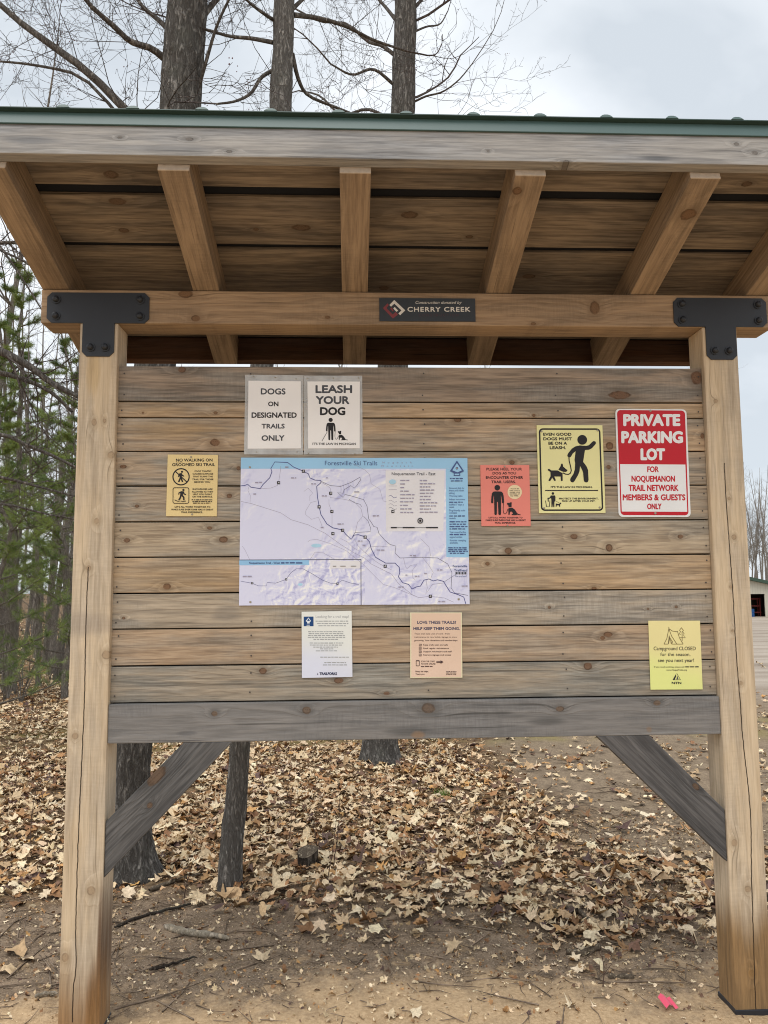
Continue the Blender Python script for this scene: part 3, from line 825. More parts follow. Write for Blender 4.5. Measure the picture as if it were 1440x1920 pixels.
# --- no walking on groomed ski trail
S = Sign('notice_sign', (305, 845, 13.09), [(120, 92), (1357, 105), (1330, 1608), (88, 1608)], Y0, 0.003, paper('buff_sign', (0.76, 0.6, 0.29)),
         'small buff sign with crossed-out walker circle and snowshoer square', 'sign')
S.text('NO WALKING ON', 325, 195, 1222, 268, bold=.03); S.text('GROOMED SKI TRAIL', 230, 307, 1285, 380, bold=.03)
S.rect(330, 276, 490, 284)
S.ring(452, 642, 184, 214, part='pictogram'); S.stroke([(310, 508), (600, 775)], 26, part='pictogram', cap=False)
S.disc(475, 519, 26, part='pictogram')
S.poly([(398, 562), (470, 548), (485, 585), (530, 622), (525, 640), (470, 625), (472, 665), (508, 770), (475, 775), (442, 700), (412, 775), (375, 770), (418, 665), (412, 620), (395, 650), (375, 640)], part='pictogram')
for b_, a in (('FOOT TRAFFIC', (785, 487, 1195, 525)), ('CAUSES DAMAGE', (735, 552, 1240, 590)), ('THAT RUINS THE', (740, 618, 1232, 655)), ('TRAIL FOR THOSE', (725, 687, 1245, 725)), ('BEHIND YOU', (780, 752, 1165, 790)),
              ('SNOWSHOES ARE', (735, 927, 1225, 965)), ('ALLOWED AS THEY', (720, 992, 1240, 1030)), ('HELP YOU FLOAT', (745, 1052, 1215, 1088)), ('ON THE SURFACE.', (735, 1112, 1225, 1150)),
              ("LET'S ALL WORK TOGETHER TO", (300, 1362, 1175, 1400)), ('MAKE SURE EVERYONE HAS A GREAT', (222, 1427, 1250, 1465)), ('TRAIL EXPERIENCE.', (455, 1492, 985, 1530))):
    S.text(b_, *a, bold=.03)
for (a, b_, y_) in ((715, 1240, 1207), (735, 1215, 1247), (750, 1175, 1288)): S.dashes(a, b_, y_, 22)
S.frame([(250, 903), (655, 903), (655, 1302), (250, 1302)], 15, 50)
S.disc(513, 966, 27, part='pictogram')
S.poly([(458, 998), (520, 1002), (545, 1058), (582, 1075), (575, 1094), (528, 1080), (505, 1050), (498, 1095), (540, 1140), (544, 1218), (508, 1218), (505, 1155), (468, 1112), (452, 1165), (420, 1220), (385, 1212), (425, 1140), (440, 1050), (415, 1040), (405, 1080), (385, 1078), (395, 1028)], part='pictogram')
S.stroke([(305, 1213), (360, 1238), (415, 1245)], 17, part='pictogram'); S.stroke([(450, 1240), (510, 1250), (572, 1238)], 17, part='pictogram')
S.screws([(695, 158), (728, 1562)]); S.done()

# --- two sheets in plastic sleeves
def sleeve_mat():
    g = NT('clear_sleeve')
    t = g.t
    tr = t.nodes.new('ShaderNodeBsdfTransparent'); tr.inputs[0].default_value = (0.97, 0.97, 0.97, 1)
    mx = t.nodes.new('ShaderNodeMixShader')
    g.base((0.75, 0.77, 0.78), 0.18, 0.6)
    n = g.noise(g.coords(), 7.0, 3.0, 0.6)
    g.set(mx.inputs[0], g.rng(n, 0.35, 0.7, 0.3, 0.55))
    t.links.new(tr.outputs[0], mx.inputs[1]); t.links.new(g.b.outputs[0], mx.inputs[2]); t.links.new(mx.outputs[0], g.out.inputs[0])
    g.bump(n, 0.3, 0.01)
    return g.mat
SLV = sleeve_mat()
WHITE = paper('white_paper', (0.87, 0.86, 0.86))
R6 = (450, 695, 6.0)
PIN = plain('white_pin', (0.75, 0.75, 0.73), 0.35, 0.5)
def sleeve(corners, pcorn, label, txt):
    S = Sign('sleeved_notice', R6, corners, Y0, 0.0012, SLV, label, 'notice')
    # paper inside the sleeve
    d = S.t + 0.0006
    P = [S.loc(*p) for p in pcorn]
    vv = [(a, -d - .0006, c) for a, c in P] + [(a, -d, c) for a, c in P]
    link('paper', mesh_from('paper', vv, [[0, 1, 2, 3], [7, 6, 5, 4]] + [[i, 4 + i, 4 + (i + 1) % 4, (i + 1) % 4] for i in range(4)]), WHITE, S.o, S.M)
    S.t = d + .0006
    txt(S)
    S.done()
    return S
def t1(S):
    for b_, a, m_ in (('DOGS', (232, 202, 512, 272), INK_GREY), ('ON', (315, 352, 432, 405), INK), ('DESIGNATED', (130, 474, 638, 535), INK), ('TRAILS', (243, 602, 502, 655), INK_GREY), ('ONLY', (243, 730, 500, 792), INK_GREY)):
        S.text(b_, *a, mat=m_, bold=.035)
    S.screws([(148, 66), (392, 75), (632, 92), (190, 915), (640, 915)], .0022)
def t2(S):
    for b_, a, m_ in (('LEASH', (850, 162, 1260, 250), INK_GREY), ('YOUR', (853, 284, 1230, 372), INK_GREY), ('DOG', (900, 407, 1185, 497), INK)):
        S.text(b_, *a, mat=m_, bold=.045)
    S.text("IT'S THE LAW IN MICHIGAN", 815, 809, 1305, 835, bold=.025)
    walking_dog_owner(S, 1020, 550, 0.343)
    S.stroke([(982, 685), (950, 740), (922, 790)], 5, part='pictogram')
    S.screws([(765, 85), (1050, 82), (1330, 82), (1295, 935), (770, 930)], .0022)
sleeve([(55, 48), (716, 50), (707, 945), (50, 940)], [(92, 115), (685, 120), (685, 878), (88, 878)], 'white sheet reading dogs on designated trails only in clear sleeve', t1)
sleeve([(722, 55), (1370, 57), (1385, 940), (716, 942)], [(760, 120), (1345, 122), (1350, 873), (765, 875)], 'white leash your dog sheet with person and dog in clear sleeve', t2)

# --- heel your dog
S = Sign('notice_sign', (895, 860, 13.09), [(75, 155), (1280, 158), (1305, 1650), (100, 1655)], Y0, 0.003, paper('coral_sign', (0.78, 0.245, 0.2)),
         'small coral sign with standing person and sitting dog on lead', 'sign')
for b_, a in (('PLEASE HEEL YOUR', (225, 224, 1100, 290)), ('DOG AS YOU', (375, 327, 955, 390)), ('ENCOUNTER OTHER', (210, 432, 1125, 498)), ('TRAIL USERS.', (340, 539, 945, 605)),
              ("LET'S ALL WORK TOGETHER TO", (275, 1430, 1105, 1468)), ('MAKE SURE EVERYONE HAS A GREAT', (205, 1492, 1185, 1532)), ('TRAIL EXPERIENCE.', (425, 1557, 935, 1595))):
    S.text(b_, *a, bold=.032)
S.disc(918, 822, 176, paper('cream_spot', (0.8, 0.66, 0.42)), 'roundel')
for b_, a in (('PLEASE BE', (820, 727, 1020, 755)), ('SURE DOG IS', (790, 772, 1040, 800)), ('UNDER YOUR', (795, 816, 1045, 845)), ('CONTROL AT', (790, 857, 1040, 885)), ('ALL TIMES.', (805, 902, 1010, 930))):
    S.text(b_, *a, bold=.02)
walking_dog_owner(S, 490, 715, 1.0)
S.screws([(672, 195), (738, 1640)]); S.done()

# --- even good dogs
S = Sign('notice_sign', (1000, 790, 9.93), [(70, 72), (1295, 72), (1335, 1705), (98, 1708)], Y0, 0.004, paper('pale_yellow_sign', (0.79, 0.76, 0.38)),
         'pale yellow sign with black border, walking person and leashed dog', 'sign')
S.frame([(108, 130), (1255, 130), (1295, 1668), (133, 1668)], 29, 75)
for b_, a in (('EVEN GOOD', (190, 214, 715, 270)), ('DOGS MUST', (190, 299, 722, 355)), ('BE ON A', (285, 380, 632, 437)), ('LEASH.', (308, 463, 612, 520))):
    S.text(b_, *a, bold=.045)
S.text("IT'S THE LAW IN MICHIGAN.", 320, 1207, 1095, 1243, bold=.04)
S.rect(215, 1279, 1200, 1297)
S.text('PROTECT THE ENVIRONMENT,', 470, 1423, 1205, 1455, bold=.04); S.text('PICK UP AFTER YOUR PET.', 525, 1470, 1145, 1500, bold=.04)
S.disc(915, 345, 91, part='pictogram')
S.poly([(868, 450), (990, 458), (1040, 445), (1100, 385), (1125, 368), (1160, 375), (1172, 405), (1155, 435), (1095, 500), (1040, 530), (965, 535), (945, 640), (928, 755), (990, 840), (1018, 910), (1024, 1095), (1010, 1128), (980, 1140), (948, 1128), (935, 1095), (925, 960), (905, 900), (868, 830),
        (858, 930), (830, 1000), (765, 1110), (735, 1138), (700, 1130), (680, 1095), (690, 1060), (745, 980), (770, 900), (778, 780), (768, 720), (790, 555), (735, 600), (700, 660), (672, 675), (640, 660), (634, 630), (655, 590), (720, 510), (790, 465)], part='pictogram')
S.stroke([(663, 670), (668, 740), (690, 830), (705, 915), (690, 965), (650, 990), (600, 985), (552, 962)], 19, part='pictogram')
S.poly([(465, 903), (505, 840), (518, 795), (535, 785), (548, 800), (552, 840), (600, 885), (635, 908), (625, 932), (600, 942), (550, 940)], part='pictogram')
S.poly([(268, 895), (290, 885), (335, 915), (450, 915), (500, 945), (542, 965), (542, 1105), (528, 1116), (508, 1105), (505, 1028), (385, 1028), (415, 1095), (405, 1112), (385, 1108), (350, 1050), (312, 1110), (285, 1112), (278, 1098), (318, 1025), (316, 945), (270, 912)], part='pictogram')
S.disc(358, 1343, 24, part='pictogram')
S.poly([(320, 1380), (395, 1380), (405, 1405), (403, 1475), (385, 1500), (382, 1595), (362, 1597), (357, 1520), (348, 1597), (328, 1597), (328, 1450), (320, 1425), (300, 1440), (255, 1445), (255, 1425), (300, 1418)], part='pictogram')
S.stroke([(218, 1475), (238, 1590), (290, 1590), (302, 1475)], 12, part='pictogram'); S.stroke([(268, 1440), (270, 1488)], 18, part='pictogram')
S.stroke([(400, 1480), (440, 1500), (485, 1528)], 5, part='pictogram')
S.poly([(410, 1530), (475, 1540), (490, 1510), (515, 1525), (490, 1550), (490, 1592), (475, 1592), (470, 1565), (428, 1565), (420, 1592), (407, 1592)], part='pictogram')
S.screws([(160, 188), (1200, 170), (190, 1616), (1225, 1605)], .0042); S.done()

# --- private parking lot
RED = paper('sign_red', (0.52, 0.006, 0.018), rough=0.4)
SW = paper('sign_white', (0.8, 0.82, 0.84), rough=0.4)
S = Sign('parking_sign', (1145, 760, 8.93), [(85, 58), (1275, 68), (1335, 1870), (128, 1868)], Y0, 0.003, SW,
         'red and white private parking lot sign with rounded corners', 'sign', round_r=0.017)
S.frame([(112, 78), (1250, 88), (1297, 1842), (160, 1838)], 62, 63, RED, 'red_panel')
S.poly([(150, 110), (1215, 120), (1245, 992), (172, 985)], RED, 'red_panel')
S.poly([(200, 1778), (1255, 1782), (1262, 1825), (205, 1822)], RED, 'red_panel')
S.poly([(157, 985), (1250, 992), (1275, 1782), (179, 1778)], SW, 'white_panel')
for b_, a in (('PRIVATE', (215, 147, 1172, 348)), ('PARKING', (180, 432, 1215, 635)), ('LOT', (500, 720, 912, 920))):
    S.text(b_, *a, mat=SW, bold=.055)
for b_, a in (('FOR', (610, 1022, 803, 1120)), ('NOQUEMANON', (345, 1179, 1075, 1280)), ('TRAIL NETWORK', (295, 1330, 1132, 1435)), ('MEMBERS & GUESTS', (195, 1490, 1245, 1592)), ('ONLY', (603, 1645, 845, 1740))):
    S.text(b_, *a, mat=RED, bold=.035)
S.screws([(672, 92), (741, 1808)], .0048); S.done()

# --- campground closed
S = Sign('paper_notice', (1205, 1155, 11.52), [(118, 102), (1232, 100), (1303, 1585), (175, 1590)], Y0, 0.0012, paper('yellow_paper', (0.82, 0.74, 0.36), (0.74, 0.79, 0.29), 0.4),
         'yellow and lime paper notice with tent drawing, campground closed', 'notice')
S.text('Campground CLOSED', 235, 660, 1145, 738, bold=.012); S.text('for the season,', 380, 790, 1030, 862, bold=.008); S.text('see you next year!', 330, 916, 1110, 992, bold=.01)
S.text('If you need anything, please call', 250, 1082, 900, 1112, bold=.01); S.dashes(920, 1210, 1097, 26)
S.text('www.NoqueTrails.org', 510, 1148, 955, 1178, bold=.02); S.text('NTN', 630, 1420, 838, 1470, bold=.05)
S.poly([(735, 1225), (720, 1255), (725, 1300), (690, 1380), (648, 1380)], part='logo'); S.poly([(735, 1225), (826, 1380), (690, 1380), (690, 1372), (812, 1372), (740, 1250)], part='logo')
S.poly([(752, 1290), (775, 1360), (730, 1368)], INK_GREY, 'logo')
TENT = plain('tent_line', (0.16, 0.12, 0.05), 0.7)
for ln in ([(458, 605), (520, 480), (560, 270)], [(560, 235), (562, 290)], [(565, 275), (640, 325), (740, 338)], [(565, 290), (620, 430), (735, 605)], [(745, 325), (790, 470), (872, 605)], [(458, 605), (545, 605)], [(625, 605), (872, 605)],
           [(570, 420), (548, 602)], [(585, 470), (645, 560), (625, 598)], [(830, 250), (785, 318), (815, 325), (785, 388), (820, 395)], [(830, 250), (880, 318), (850, 325), (895, 388), (865, 395), (918, 466), (805, 466)], [(845, 335), (850, 535)]):
    S.stroke(ln, 11, TENT, 'drawing')
S.poly([(572, 420), (588, 470), (560, 600), (548, 600)], TENT, 'drawing'); S.poly([(590, 480), (632, 600), (605, 590)], TENT, 'drawing')
S.done()

# --- trail map flyer (its square code is left blank)
S = Sign('paper_notice', (560, 1140, 13.09), [(72, 92), (1300, 72), (1322, 1690), (80, 1718)], Y0, 0.001, paper('laminated_white', (0.8, 0.83, 0.8), (0.68, 0.72, 0.86), 0.3),
         'white laminated flyer with blue square badge below the map', 'notice')
BLUE = plain('badge_blue', (0.004, 0.055, 0.2), 0.5); LB = paper('badge_white', (0.75, 0.82, 0.9)); NAVY = plain('navy_ink', (0.02, 0.024, 0.075), 0.6); PALE = plain('pale_ink', (0.36, 0.38, 0.4), 0.7)
S.rect(125, 210, 365, 445, BLUE, 'badge')
S.poly([(242, 232), (305, 320), (270, 345), (272, 378), (205, 378), (208, 345), (172, 320)], LB, 'badge'); S.poly([(240, 258), (280, 315), (205, 315)], BLUE, 'badge'); S.rect(195, 412, 275, 428, LB, 'badge')
S.text('Looking for a trail map?', 420, 180, 1235, 240, mat=PALE, bold=0.0)
for (a, b_, y_) in ((415, 1250, 322), (450, 1220, 380), (485, 1155, 435), (235, 1135, 580), (245, 1125, 628), (230, 1130, 672), (225, 1140, 718), (365, 990, 768), (270, 1095, 858), (275, 1095, 908), (360, 1005, 958), (525, 850, 1002), (420, 940, 1050), (530, 1250, 1205), (630, 1165, 1338), (595, 1185, 1395)):
    S.dashes(a, b_, y_, 24, PALE)
S.text('TRAILFORKS', 512, 1577, 942, 1645, mat=NAVY, bold=.045); S.poly([(468, 1585), (480, 1640), (455, 1640)], NAVY, 'logo')
S.done()

# --- love these trails
S = Sign('paper_notice', (760, 1140, 12.52), [(105, 105), (1325, 105), (1342, 1635), (125, 1640)], Y0, 0.001, paper('edge_cream', (0.78, 0.72, 0.5)),
         'peach flyer with cream edge headed love these trails', 'notice')
S.poly([(135, 125), (1300, 125), (1315, 1615), (150, 1620)], paper('peach_print', (0.74, 0.55, 0.42), (0.76, 0.57, 0.45), 0.4), 'print_panel')
BI = plain('brown_ink', (0.07, 0.035, 0.035), 0.7); NV2 = plain('blue_black_ink', (0.045, 0.05, 0.11), 0.7)
S.text('LOVE THESE TRAILS?', 275, 303, 1190, 375, mat=NV2, bold=.04); S.text('HELP KEEP THEM GOING.', 185, 450, 1275, 520, mat=NV2, bold=.04)
for b_, a, bo in (('These trails take a lot of work - from', (210, 590, 1040, 625), .01), ('maintenance to new builds, signage to snow', (210, 668, 1215, 700), .01), ('grooming. Your donations and memberships:', (210, 745, 1230, 780), .02),
                  ('Keep trails open and safe', (422, 852, 998, 885), .02), ('Fund regular maintenance', (422, 932, 1020, 965), .02), ('Support volunteers and staff', (425, 1008, 1090, 1042), .02), ('Improve signage and access', (425, 1086, 1070, 1120), .02),
                  ('SCAN THE CODE', (372, 1238, 690, 1272), .01), ('TO GIVE ONLINE', (372, 1295, 710, 1330), .01), ('Every bit helps.', (245, 1472, 550, 1505), .025), ('Thank you.', (245, 1535, 460, 1565), .025)):
    S.text(b_, *a, mat=BI, bold=bo)
S.dashes(372, 665, 1372, 22, BI)
for y_ in (845, 922, 1000, 1078):
    S.frame([(320, y_), (382, y_), (382, y_ + 56), (320, y_ + 56)], 8, 10, BI, 'checkbox'); S.stroke([(335, y_ + 26), (348, y_ + 40), (370, y_ + 14)], 9, BI, 'checkbox')
S.frame([(252, 1228), (338, 1228), (338, 1365), (252, 1365)], 12, 16, BI, 'icon'); S.rect(262, 1234, 328, 1250, BI, 'icon')
S.poly([(730, 1255), (828, 1255), (828, 1228), (898, 1270), (828, 1312), (828, 1286), (730, 1286)], BI, 'icon')
for y_ in (1492, 1525, 1556): S.dashes(962, 1205, y_, 16, BI)
S.done()

# --- donor plaque on the beam
S = Sign('donor_plaque', (700, 550, 7.2), [(82, 62), (1375, 70), (1380, 380), (80, 375)], PF - 0.0015, 0.003, plain('plaque_charcoal', (0.03, 0.037, 0.046), 0.5),
         'dark plaque on the beam naming the builder in white capitals', 'plaque')
CW = plain('plaque_white', (0.7, 0.68, 0.64), 0.6); CR = plain('plaque_red', (0.22, 0.045, 0.055), 0.6); CD = plain('plaque_dim_red', (0.07, 0.035, 0.045), 0.6)
S.text('Construction donated by', 572, 104, 1195, 142, mat=CW, bold=-.004, shear=.25); S.text('CHERRY CREEK', 462, 184, 1310, 248, mat=CW, bold=.03, space=1.15); S.text('CONSTRUCTION', 615, 277, 1150, 312, mat=CD, bold=.01, space=1.5)
S.poly([(285, 90), (432, 230), (362, 296), (338, 272), (380, 230), (285, 140), (240, 180), (218, 158)], CW, 'logo')
S.poly([(270, 205), (290, 185), (335, 232), (315, 252)], CW, 'logo')
S.poly([(192, 135), (212, 156), (178, 200), (262, 285), (300, 250), (335, 285), (262, 342), (130, 200)], CR, 'logo')
S.poly([(225, 205), (250, 190), (275, 235), (262, 245)], CR, 'logo')
S.done()

# --- trail map
def map_material():
    g = NT('map_print')
    p = g.coords()
    x, y, z = g.xyz(p)
    def hill(sc, det):
        a = g.noise(p, sc, det, 0.55, 0.6)
        b = g.noise(g.vec(g.m('ADD', x, 0.006), y, g.m('SUBTRACT', z, 0.006)), sc, det, 0.55, 0.6)
        return g.m('SUBTRACT', a, b)
    h1 = hill(9.0, 4.0)
    flat = g.noise(p, 3.2, 2.0)
    # the inset in the lower left is hillier, the middle left is a flat plain
    inset = g.m('MULTIPLY', g.m('LESS_THAN', z, -0.108), g.m('LESS_THAN', x, 0.04))
    plain_ = g.m('MULTIPLY', g.rng(g.m('ADD', g.m('MULTIPLY', x, -1.0), z), 0.02, 0.2), g.rng(z, 0.16, 0.02))
    h2 = hill(22.0, 4.0)
    h = g.m('ADD', g.m('MULTIPLY', h1, g.m('SUBTRACT', 1.0, inset)), g.m('MULTIPLY', h2, g.m('MULTIPLY', inset, 0.8)))
    h = g.m('MULTIPLY', h, g.rng(flat, 0.36, 0.56, 0.1, 0.75))
    h = g.m('MULTIPLY', h, g.m('SUBTRACT', 1.0, g.m('MULTIPLY', plain_, 0.8)))
    c = g.mix(g.rng(h, 0.0, 0.075), (0.69, 0.71, 0.9), (0.47, 0.48, 0.74))
    c = g.mix(g.rng(h, 0.0, -0.06), c, (0.88, 0.89, 0.93))
    g.base(c, 0.4, 0.35)
    return g.mat
S = Sign('trail_map', (440, 690, 3.13), [(37, 527), (1365, 528), (1380, 1387), (25, 1393)], Y0, 0.004, map_material(),
         'large lilac shaded relief trail map board with blue banner', 'map')
MB = paper('map_blue', (0.33, 0.6, 0.86), (0.3, 0.56, 0.84)); ML = paper('map_legend', (0.76, 0.76, 0.8)); NB = plain('trail_navy', (0.07, 0.075, 0.26), 0.6); RD = plain('road_grey', (0.33, 0.31, 0.42), 0.6); TD = plain('trail_dark', (0.1, 0.1, 0.17), 0.6); BTX = plain('map_blue_text', (0.06, 0.1, 0.26), 0.6); LAKE = plain('lake_blue', (0.42, 0.68, 0.86), 0.6)
S.poly([(37, 527), (1365, 528), (1366, 590), (36, 592)], MB, 'banner'); S.poly([(1238, 591), (1366, 591), (1374, 1112), (1242, 1110)], MB, 'side_panel')
S.poly([(884, 600), (1232, 600), (1224, 958), (888, 958)], ML, 'legend')
S.poly([(27, 1127), (436, 1127), (436, 1155), (27, 1157)], MB, 'inset_banner'); S.poly([(560, 1130), (736, 1130), (736, 1176), (560, 1176)], ML, 'inset_legend')
S.disc(478, 1042, 30, LAKE, 'lake', 11); S.disc(384, 1270, 14, LAKE, 'pond', 8)
for ln, w_, m_ in (
    ([(37, 783), (95, 795), (270, 850), (330, 890), (430, 920), (530, 970), (620, 1035), (700, 1085), (760, 1115), (800, 1150), (880, 1190), (920, 1210), (960, 1265), (1040, 1330), (1080, 1348), (1145, 1340), (1230, 1350), (1285, 1375)], 3, RD),
    ([(428, 1020), (440, 1010), (480, 1005), (560, 1030), (650, 1070), (750, 1150), (810, 1210), (870, 1270), (940, 1290), (1060, 1340)], 2.4, RD),
    ([(90, 790), (92, 750), (78, 720), (82, 700)], 2.2, RD), ([(150, 708), (210, 705), (250, 690), (257, 672), (268, 600), (270, 575)], 2.4, RD),
    ([(505, 670), (540, 690), (560, 705), (562, 735), (558, 760), (640, 770), (700, 785), (740, 825), (750, 870), (720, 905), (705, 970)], 2.6, RD), ([(552, 770), (552, 800), (570, 845), (570, 940)], 2.4, RD),
    ([(480, 780), (445, 790), (415, 840), (415, 860), (450, 888), (490, 875), (505, 910), (512, 930)], 2.2, RD), ([(405, 725), (430, 705), (458, 735), (440, 750), (440, 780)], 2.2, RD),
    ([(690, 560), (765, 600), (790, 625), (800, 680), (850, 710), (870, 780), (890, 785)], 2.2, RD), ([(1090, 1000), (1140, 1050), (1150, 1105)], 2.2, RD), ([(45, 1045), (62, 1070), (88, 1125)], 2.2, RD),
    ([(440, 1125), (470, 1080), (520, 1085), (580, 1120)], 2.2, RD), ([(765, 1085), (790, 1050), (850, 1045), (900, 1050)], 2.4, RD), ([(990, 1115), (1000, 1160), (1010, 1180), (1030, 1160), (1070, 1150), (1040, 1190), (1045, 1230), (1060, 1245)], 2.4, RD),
    ([(1100, 1110), (1140, 1160), (1165, 1200), (1150, 1235)], 2.4, RD), ([(1122, 1240), (1130, 1290), (1120, 1330), (1140, 1300), (1160, 1270), (1225, 1262)], 2.6, RD), ([(1230, 1255), (1300, 1210)], 2.4, TD),
    ([(700, 1000), (720, 1040), (760, 1080), (820, 1130), (850, 1150), (920, 1185)], 2.2, RD), ([(620, 1000), (660, 1020), (690, 1050), (730, 1075)], 2.2, RD),
    ([(505, 665), (560, 690), (620, 695), (680, 672), (735, 640), (738, 655), (715, 690), (700, 705), (680, 690), (640, 715), (635, 735), (602, 730), (635, 760), (645, 742), (680, 750), (755, 772), (775, 810), (785, 885), (800, 905), (815, 930), (835, 935), (845, 970), (880, 1010), (910, 1035), (945, 1045), (940, 1085), (970, 1115), (1100, 1110), (1190, 1115), (1250, 1150), (1275, 1200), (1270, 1290), (1290, 1320), (1370, 1335)], 3.6, TD),
    ([(755, 870), (780, 895), (797, 940), (795, 960), (705, 965), (690, 990)], 3.2, TD), ([(670, 770), (700, 790), (735, 800), (745, 815)], 3, TD),
    ([(37, 692), (60, 690), (75, 682), (95, 700), (150, 708), (165, 685), (205, 645), (218, 610), (212, 590), (235, 552), (310, 555), (345, 582), (400, 605), (432, 622), (440, 645), (470, 658), (505, 660), (503, 675), (480, 695), (485, 760), (495, 815), (505, 860), (540, 915), (575, 938), (632, 950), (650, 975), (682, 1005), (700, 980), (725, 978), (763, 990), (790, 1020), (800, 1060), (825, 1110), (885, 1145), (940, 1145), (965, 1170), (968, 1200), (960, 1225), (985, 1260), (1020, 1270), (1040, 1297), (1065, 1285), (1090, 1280), (1110, 1245), (1140, 1238), (1165, 1250), (1190, 1243), (1225, 1252), (1245, 1285), (1265, 1315), (1310, 1330), (1345, 1345), (1357, 1385)], 6.5, NB),
    ([(27, 1126), (400, 1125), (741, 1123)], 6.5, TD), ([(740, 1123), (740, 1250), (741, 1390)], 6.5, TD),
    ([(35, 1250), (100, 1262), (140, 1278), (185, 1278), (190, 1258), (240, 1262), (300, 1240), (330, 1200), (360, 1178), (400, 1178), (450, 1205), (515, 1245), (560, 1262), (600, 1265), (630, 1245), (680, 1262), (730, 1270)], 3, NB),
    ([(902, 752), (915, 747), (935, 762), (950, 757)], 4, NB), ([(902, 780), (915, 775), (935, 788), (950, 783)], 3, RD), ([(902, 800), (915, 795), (935, 810), (950, 805)], 3, RD), ([(902, 822), (915, 817), (935, 830), (950, 826)], 3, TD), ([(902, 692), (950, 692)], 3, RD), ([(902, 714), (950, 714)], 3, RD)):
    S.stroke(ln, w_ * .66, m_, 'trail_line', cap=False)
for (a, b_) in ((402, 606), (257, 674), (562, 735), (494, 815), (569, 842), (632, 952), (575, 972), (764, 992), (882, 1163), (1148, 1340), (927, 842), (103, 1262), (301, 1240), (602, 1265)):
    k = 9 if b_ < 1200 or a > 800 else 6
    S.rect(a - k, b_ - k, a + k, b_ + k, INK, 'marker'); S.poly([(a - k * .6, b_ + k * .5), (a - k * .3, b_ - k * .3), (a + k * .6, b_ - k * .6), (a + k * .4, b_ + k * .6), (a, b_)], ML, 'marker')
S.text('Forestville Ski Trails', 528, 545, 835, 571, mat=BTX, bold=.0); S.text('Noquemanon Trail - East', 920, 612, 1177, 629, mat=INK_GREY, bold=.012)
S.text('M o u n t a i n', 860, 570, 1045, 580, mat=RD, bold=0, space=1.6); S.text('H o g b a c k', 866, 549, 1038, 559, mat=RD, bold=0, space=1.6)
S.text('Noquemanon Trail - West', 85, 1137, 265, 1149, mat=BTX, bold=.02); S.dashes(272, 400, 1143, 9, BTX)
S.text('Forestville', 1280, 1156, 1365, 1169, mat=BTX, bold=.02); S.text('Trailhead', 1287, 1180, 1365, 1194, mat=BTX, bold=.02); S.text('You are here!', 1293, 1217, 1362, 1227, mat=BTX, bold=0)
for a in (1296, 1313, 1331, 1348): S.rect(a, 1198, a + 12, 1211, INK_GREY, 'marker')
for b_, a, e_, y_ in (('Groomed daily for', 1257, 1347, 704), ('skate and classic', 1257, 1346, 718), ('skiing', 1257, 1290, 733), ('Warming cabin', 1258, 1336, 750), ('Indoor restrooms', 1258, 1350, 770), ('staffed 7 days a', 1258, 1345, 801), ('week', 1258, 1287, 815), ('Dog-friendly trails', 1259, 1352, 835), ('available', 1259, 1305, 849),
                      ('rentals', 1259, 1296, 881), ('Year-round facility,', 1261, 1358, 963), ('opportunities', 1261, 1335, 991), ('Summer camping', 1262, 1356, 1011), ('available', 1262, 1308, 1025)):
    S.text(b_, a, y_ - 5, e_, y_ + 5, mat=BTX, bold=0.0)
for (a, e_, y_) in ((1258, 1338, 787), (1259, 1350, 868), (1260, 1362, 902), (1260, 1356, 916), (1260, 1366, 930), (1260, 1352, 944), (1261, 1356, 977), (1252, 1366, 1055), (1254, 1364, 1066), (1252, 1368, 1076), (1262, 1358, 1087), (1262, 1345, 648), (1268, 1345, 662)): S.dashes(a, e_, y_, 7, BTX)
for i_ in range(10): S.dashes(970, 970 + (60, 28, 26, 50, 84, 80, 80, 50, 72, 84)[i_], 660 + i_ * 20.8, 7, RD)
for i_ in range(11): S.dashes(1085, 1105 + (25, 70, 42, 68, 62, 45, 52, 94, 82, 46, 85)[i_], 660 + i_ * 18.6, 7, RD)
S.disc(925, 668, 20, LAKE, 'legend', 14)
for (a, e_) in ((915, 950), (985, 1055), (1122, 1192)): S.rect(a, 933, e_, 940, INK, 'legend')
for (a, e_) in ((950, 985), (1055, 1122)): S.rect(a, 935, e_, 937.5, INK_GREY, 'legend')
for (a, e_) in ((575, 595), (618, 650), (680, 712)): S.rect(a, 1161, e_, 1164, INK, 'legend')
S.ring(1088, 896, 11, 17, INK_GREY, 'legend'); S.disc(1088, 896, 7, INK, 'legend')
S.poly([(1303, 543), (1345, 605), (1320, 617), (1323, 632), (1284, 632), (1287, 617), (1262, 605)], BTX, 'logo'); S.poly([(1303, 558), (1332, 600), (1306, 612), (1276, 600)], MB, 'logo'); S.disc(1303, 588, 8, BTX, 'logo'); S.rect(1290, 620, 1317, 627, MB, 'logo')
for (a, b_, c_) in ((305, 582, 20), (140, 672, 40), (118, 740, 16), (345, 645, 30), (542, 645, 16), (462, 680, 28), (525, 750, 30), (620, 915, 36), (512, 935, 16), (735, 1015, 28), (757, 1040, 16), (855, 1068, 44), (827, 867, 36), (975, 1285, 30), (1012, 1215, 22), (1070, 1222, 26), (1120, 1205, 18), (1203, 1185, 32), (1045, 1100, 36), (1215, 1370, 40), (78, 1222, 60), (715, 727, 30), (1350, 1280, 36)):
    S.dashes(a - c_ / 2, a + c_ / 2, b_, 7, RD)
S.screws([(89, 583), (92, 1372), (1315, 1357), (1303, 588)], .0045)
S.done()

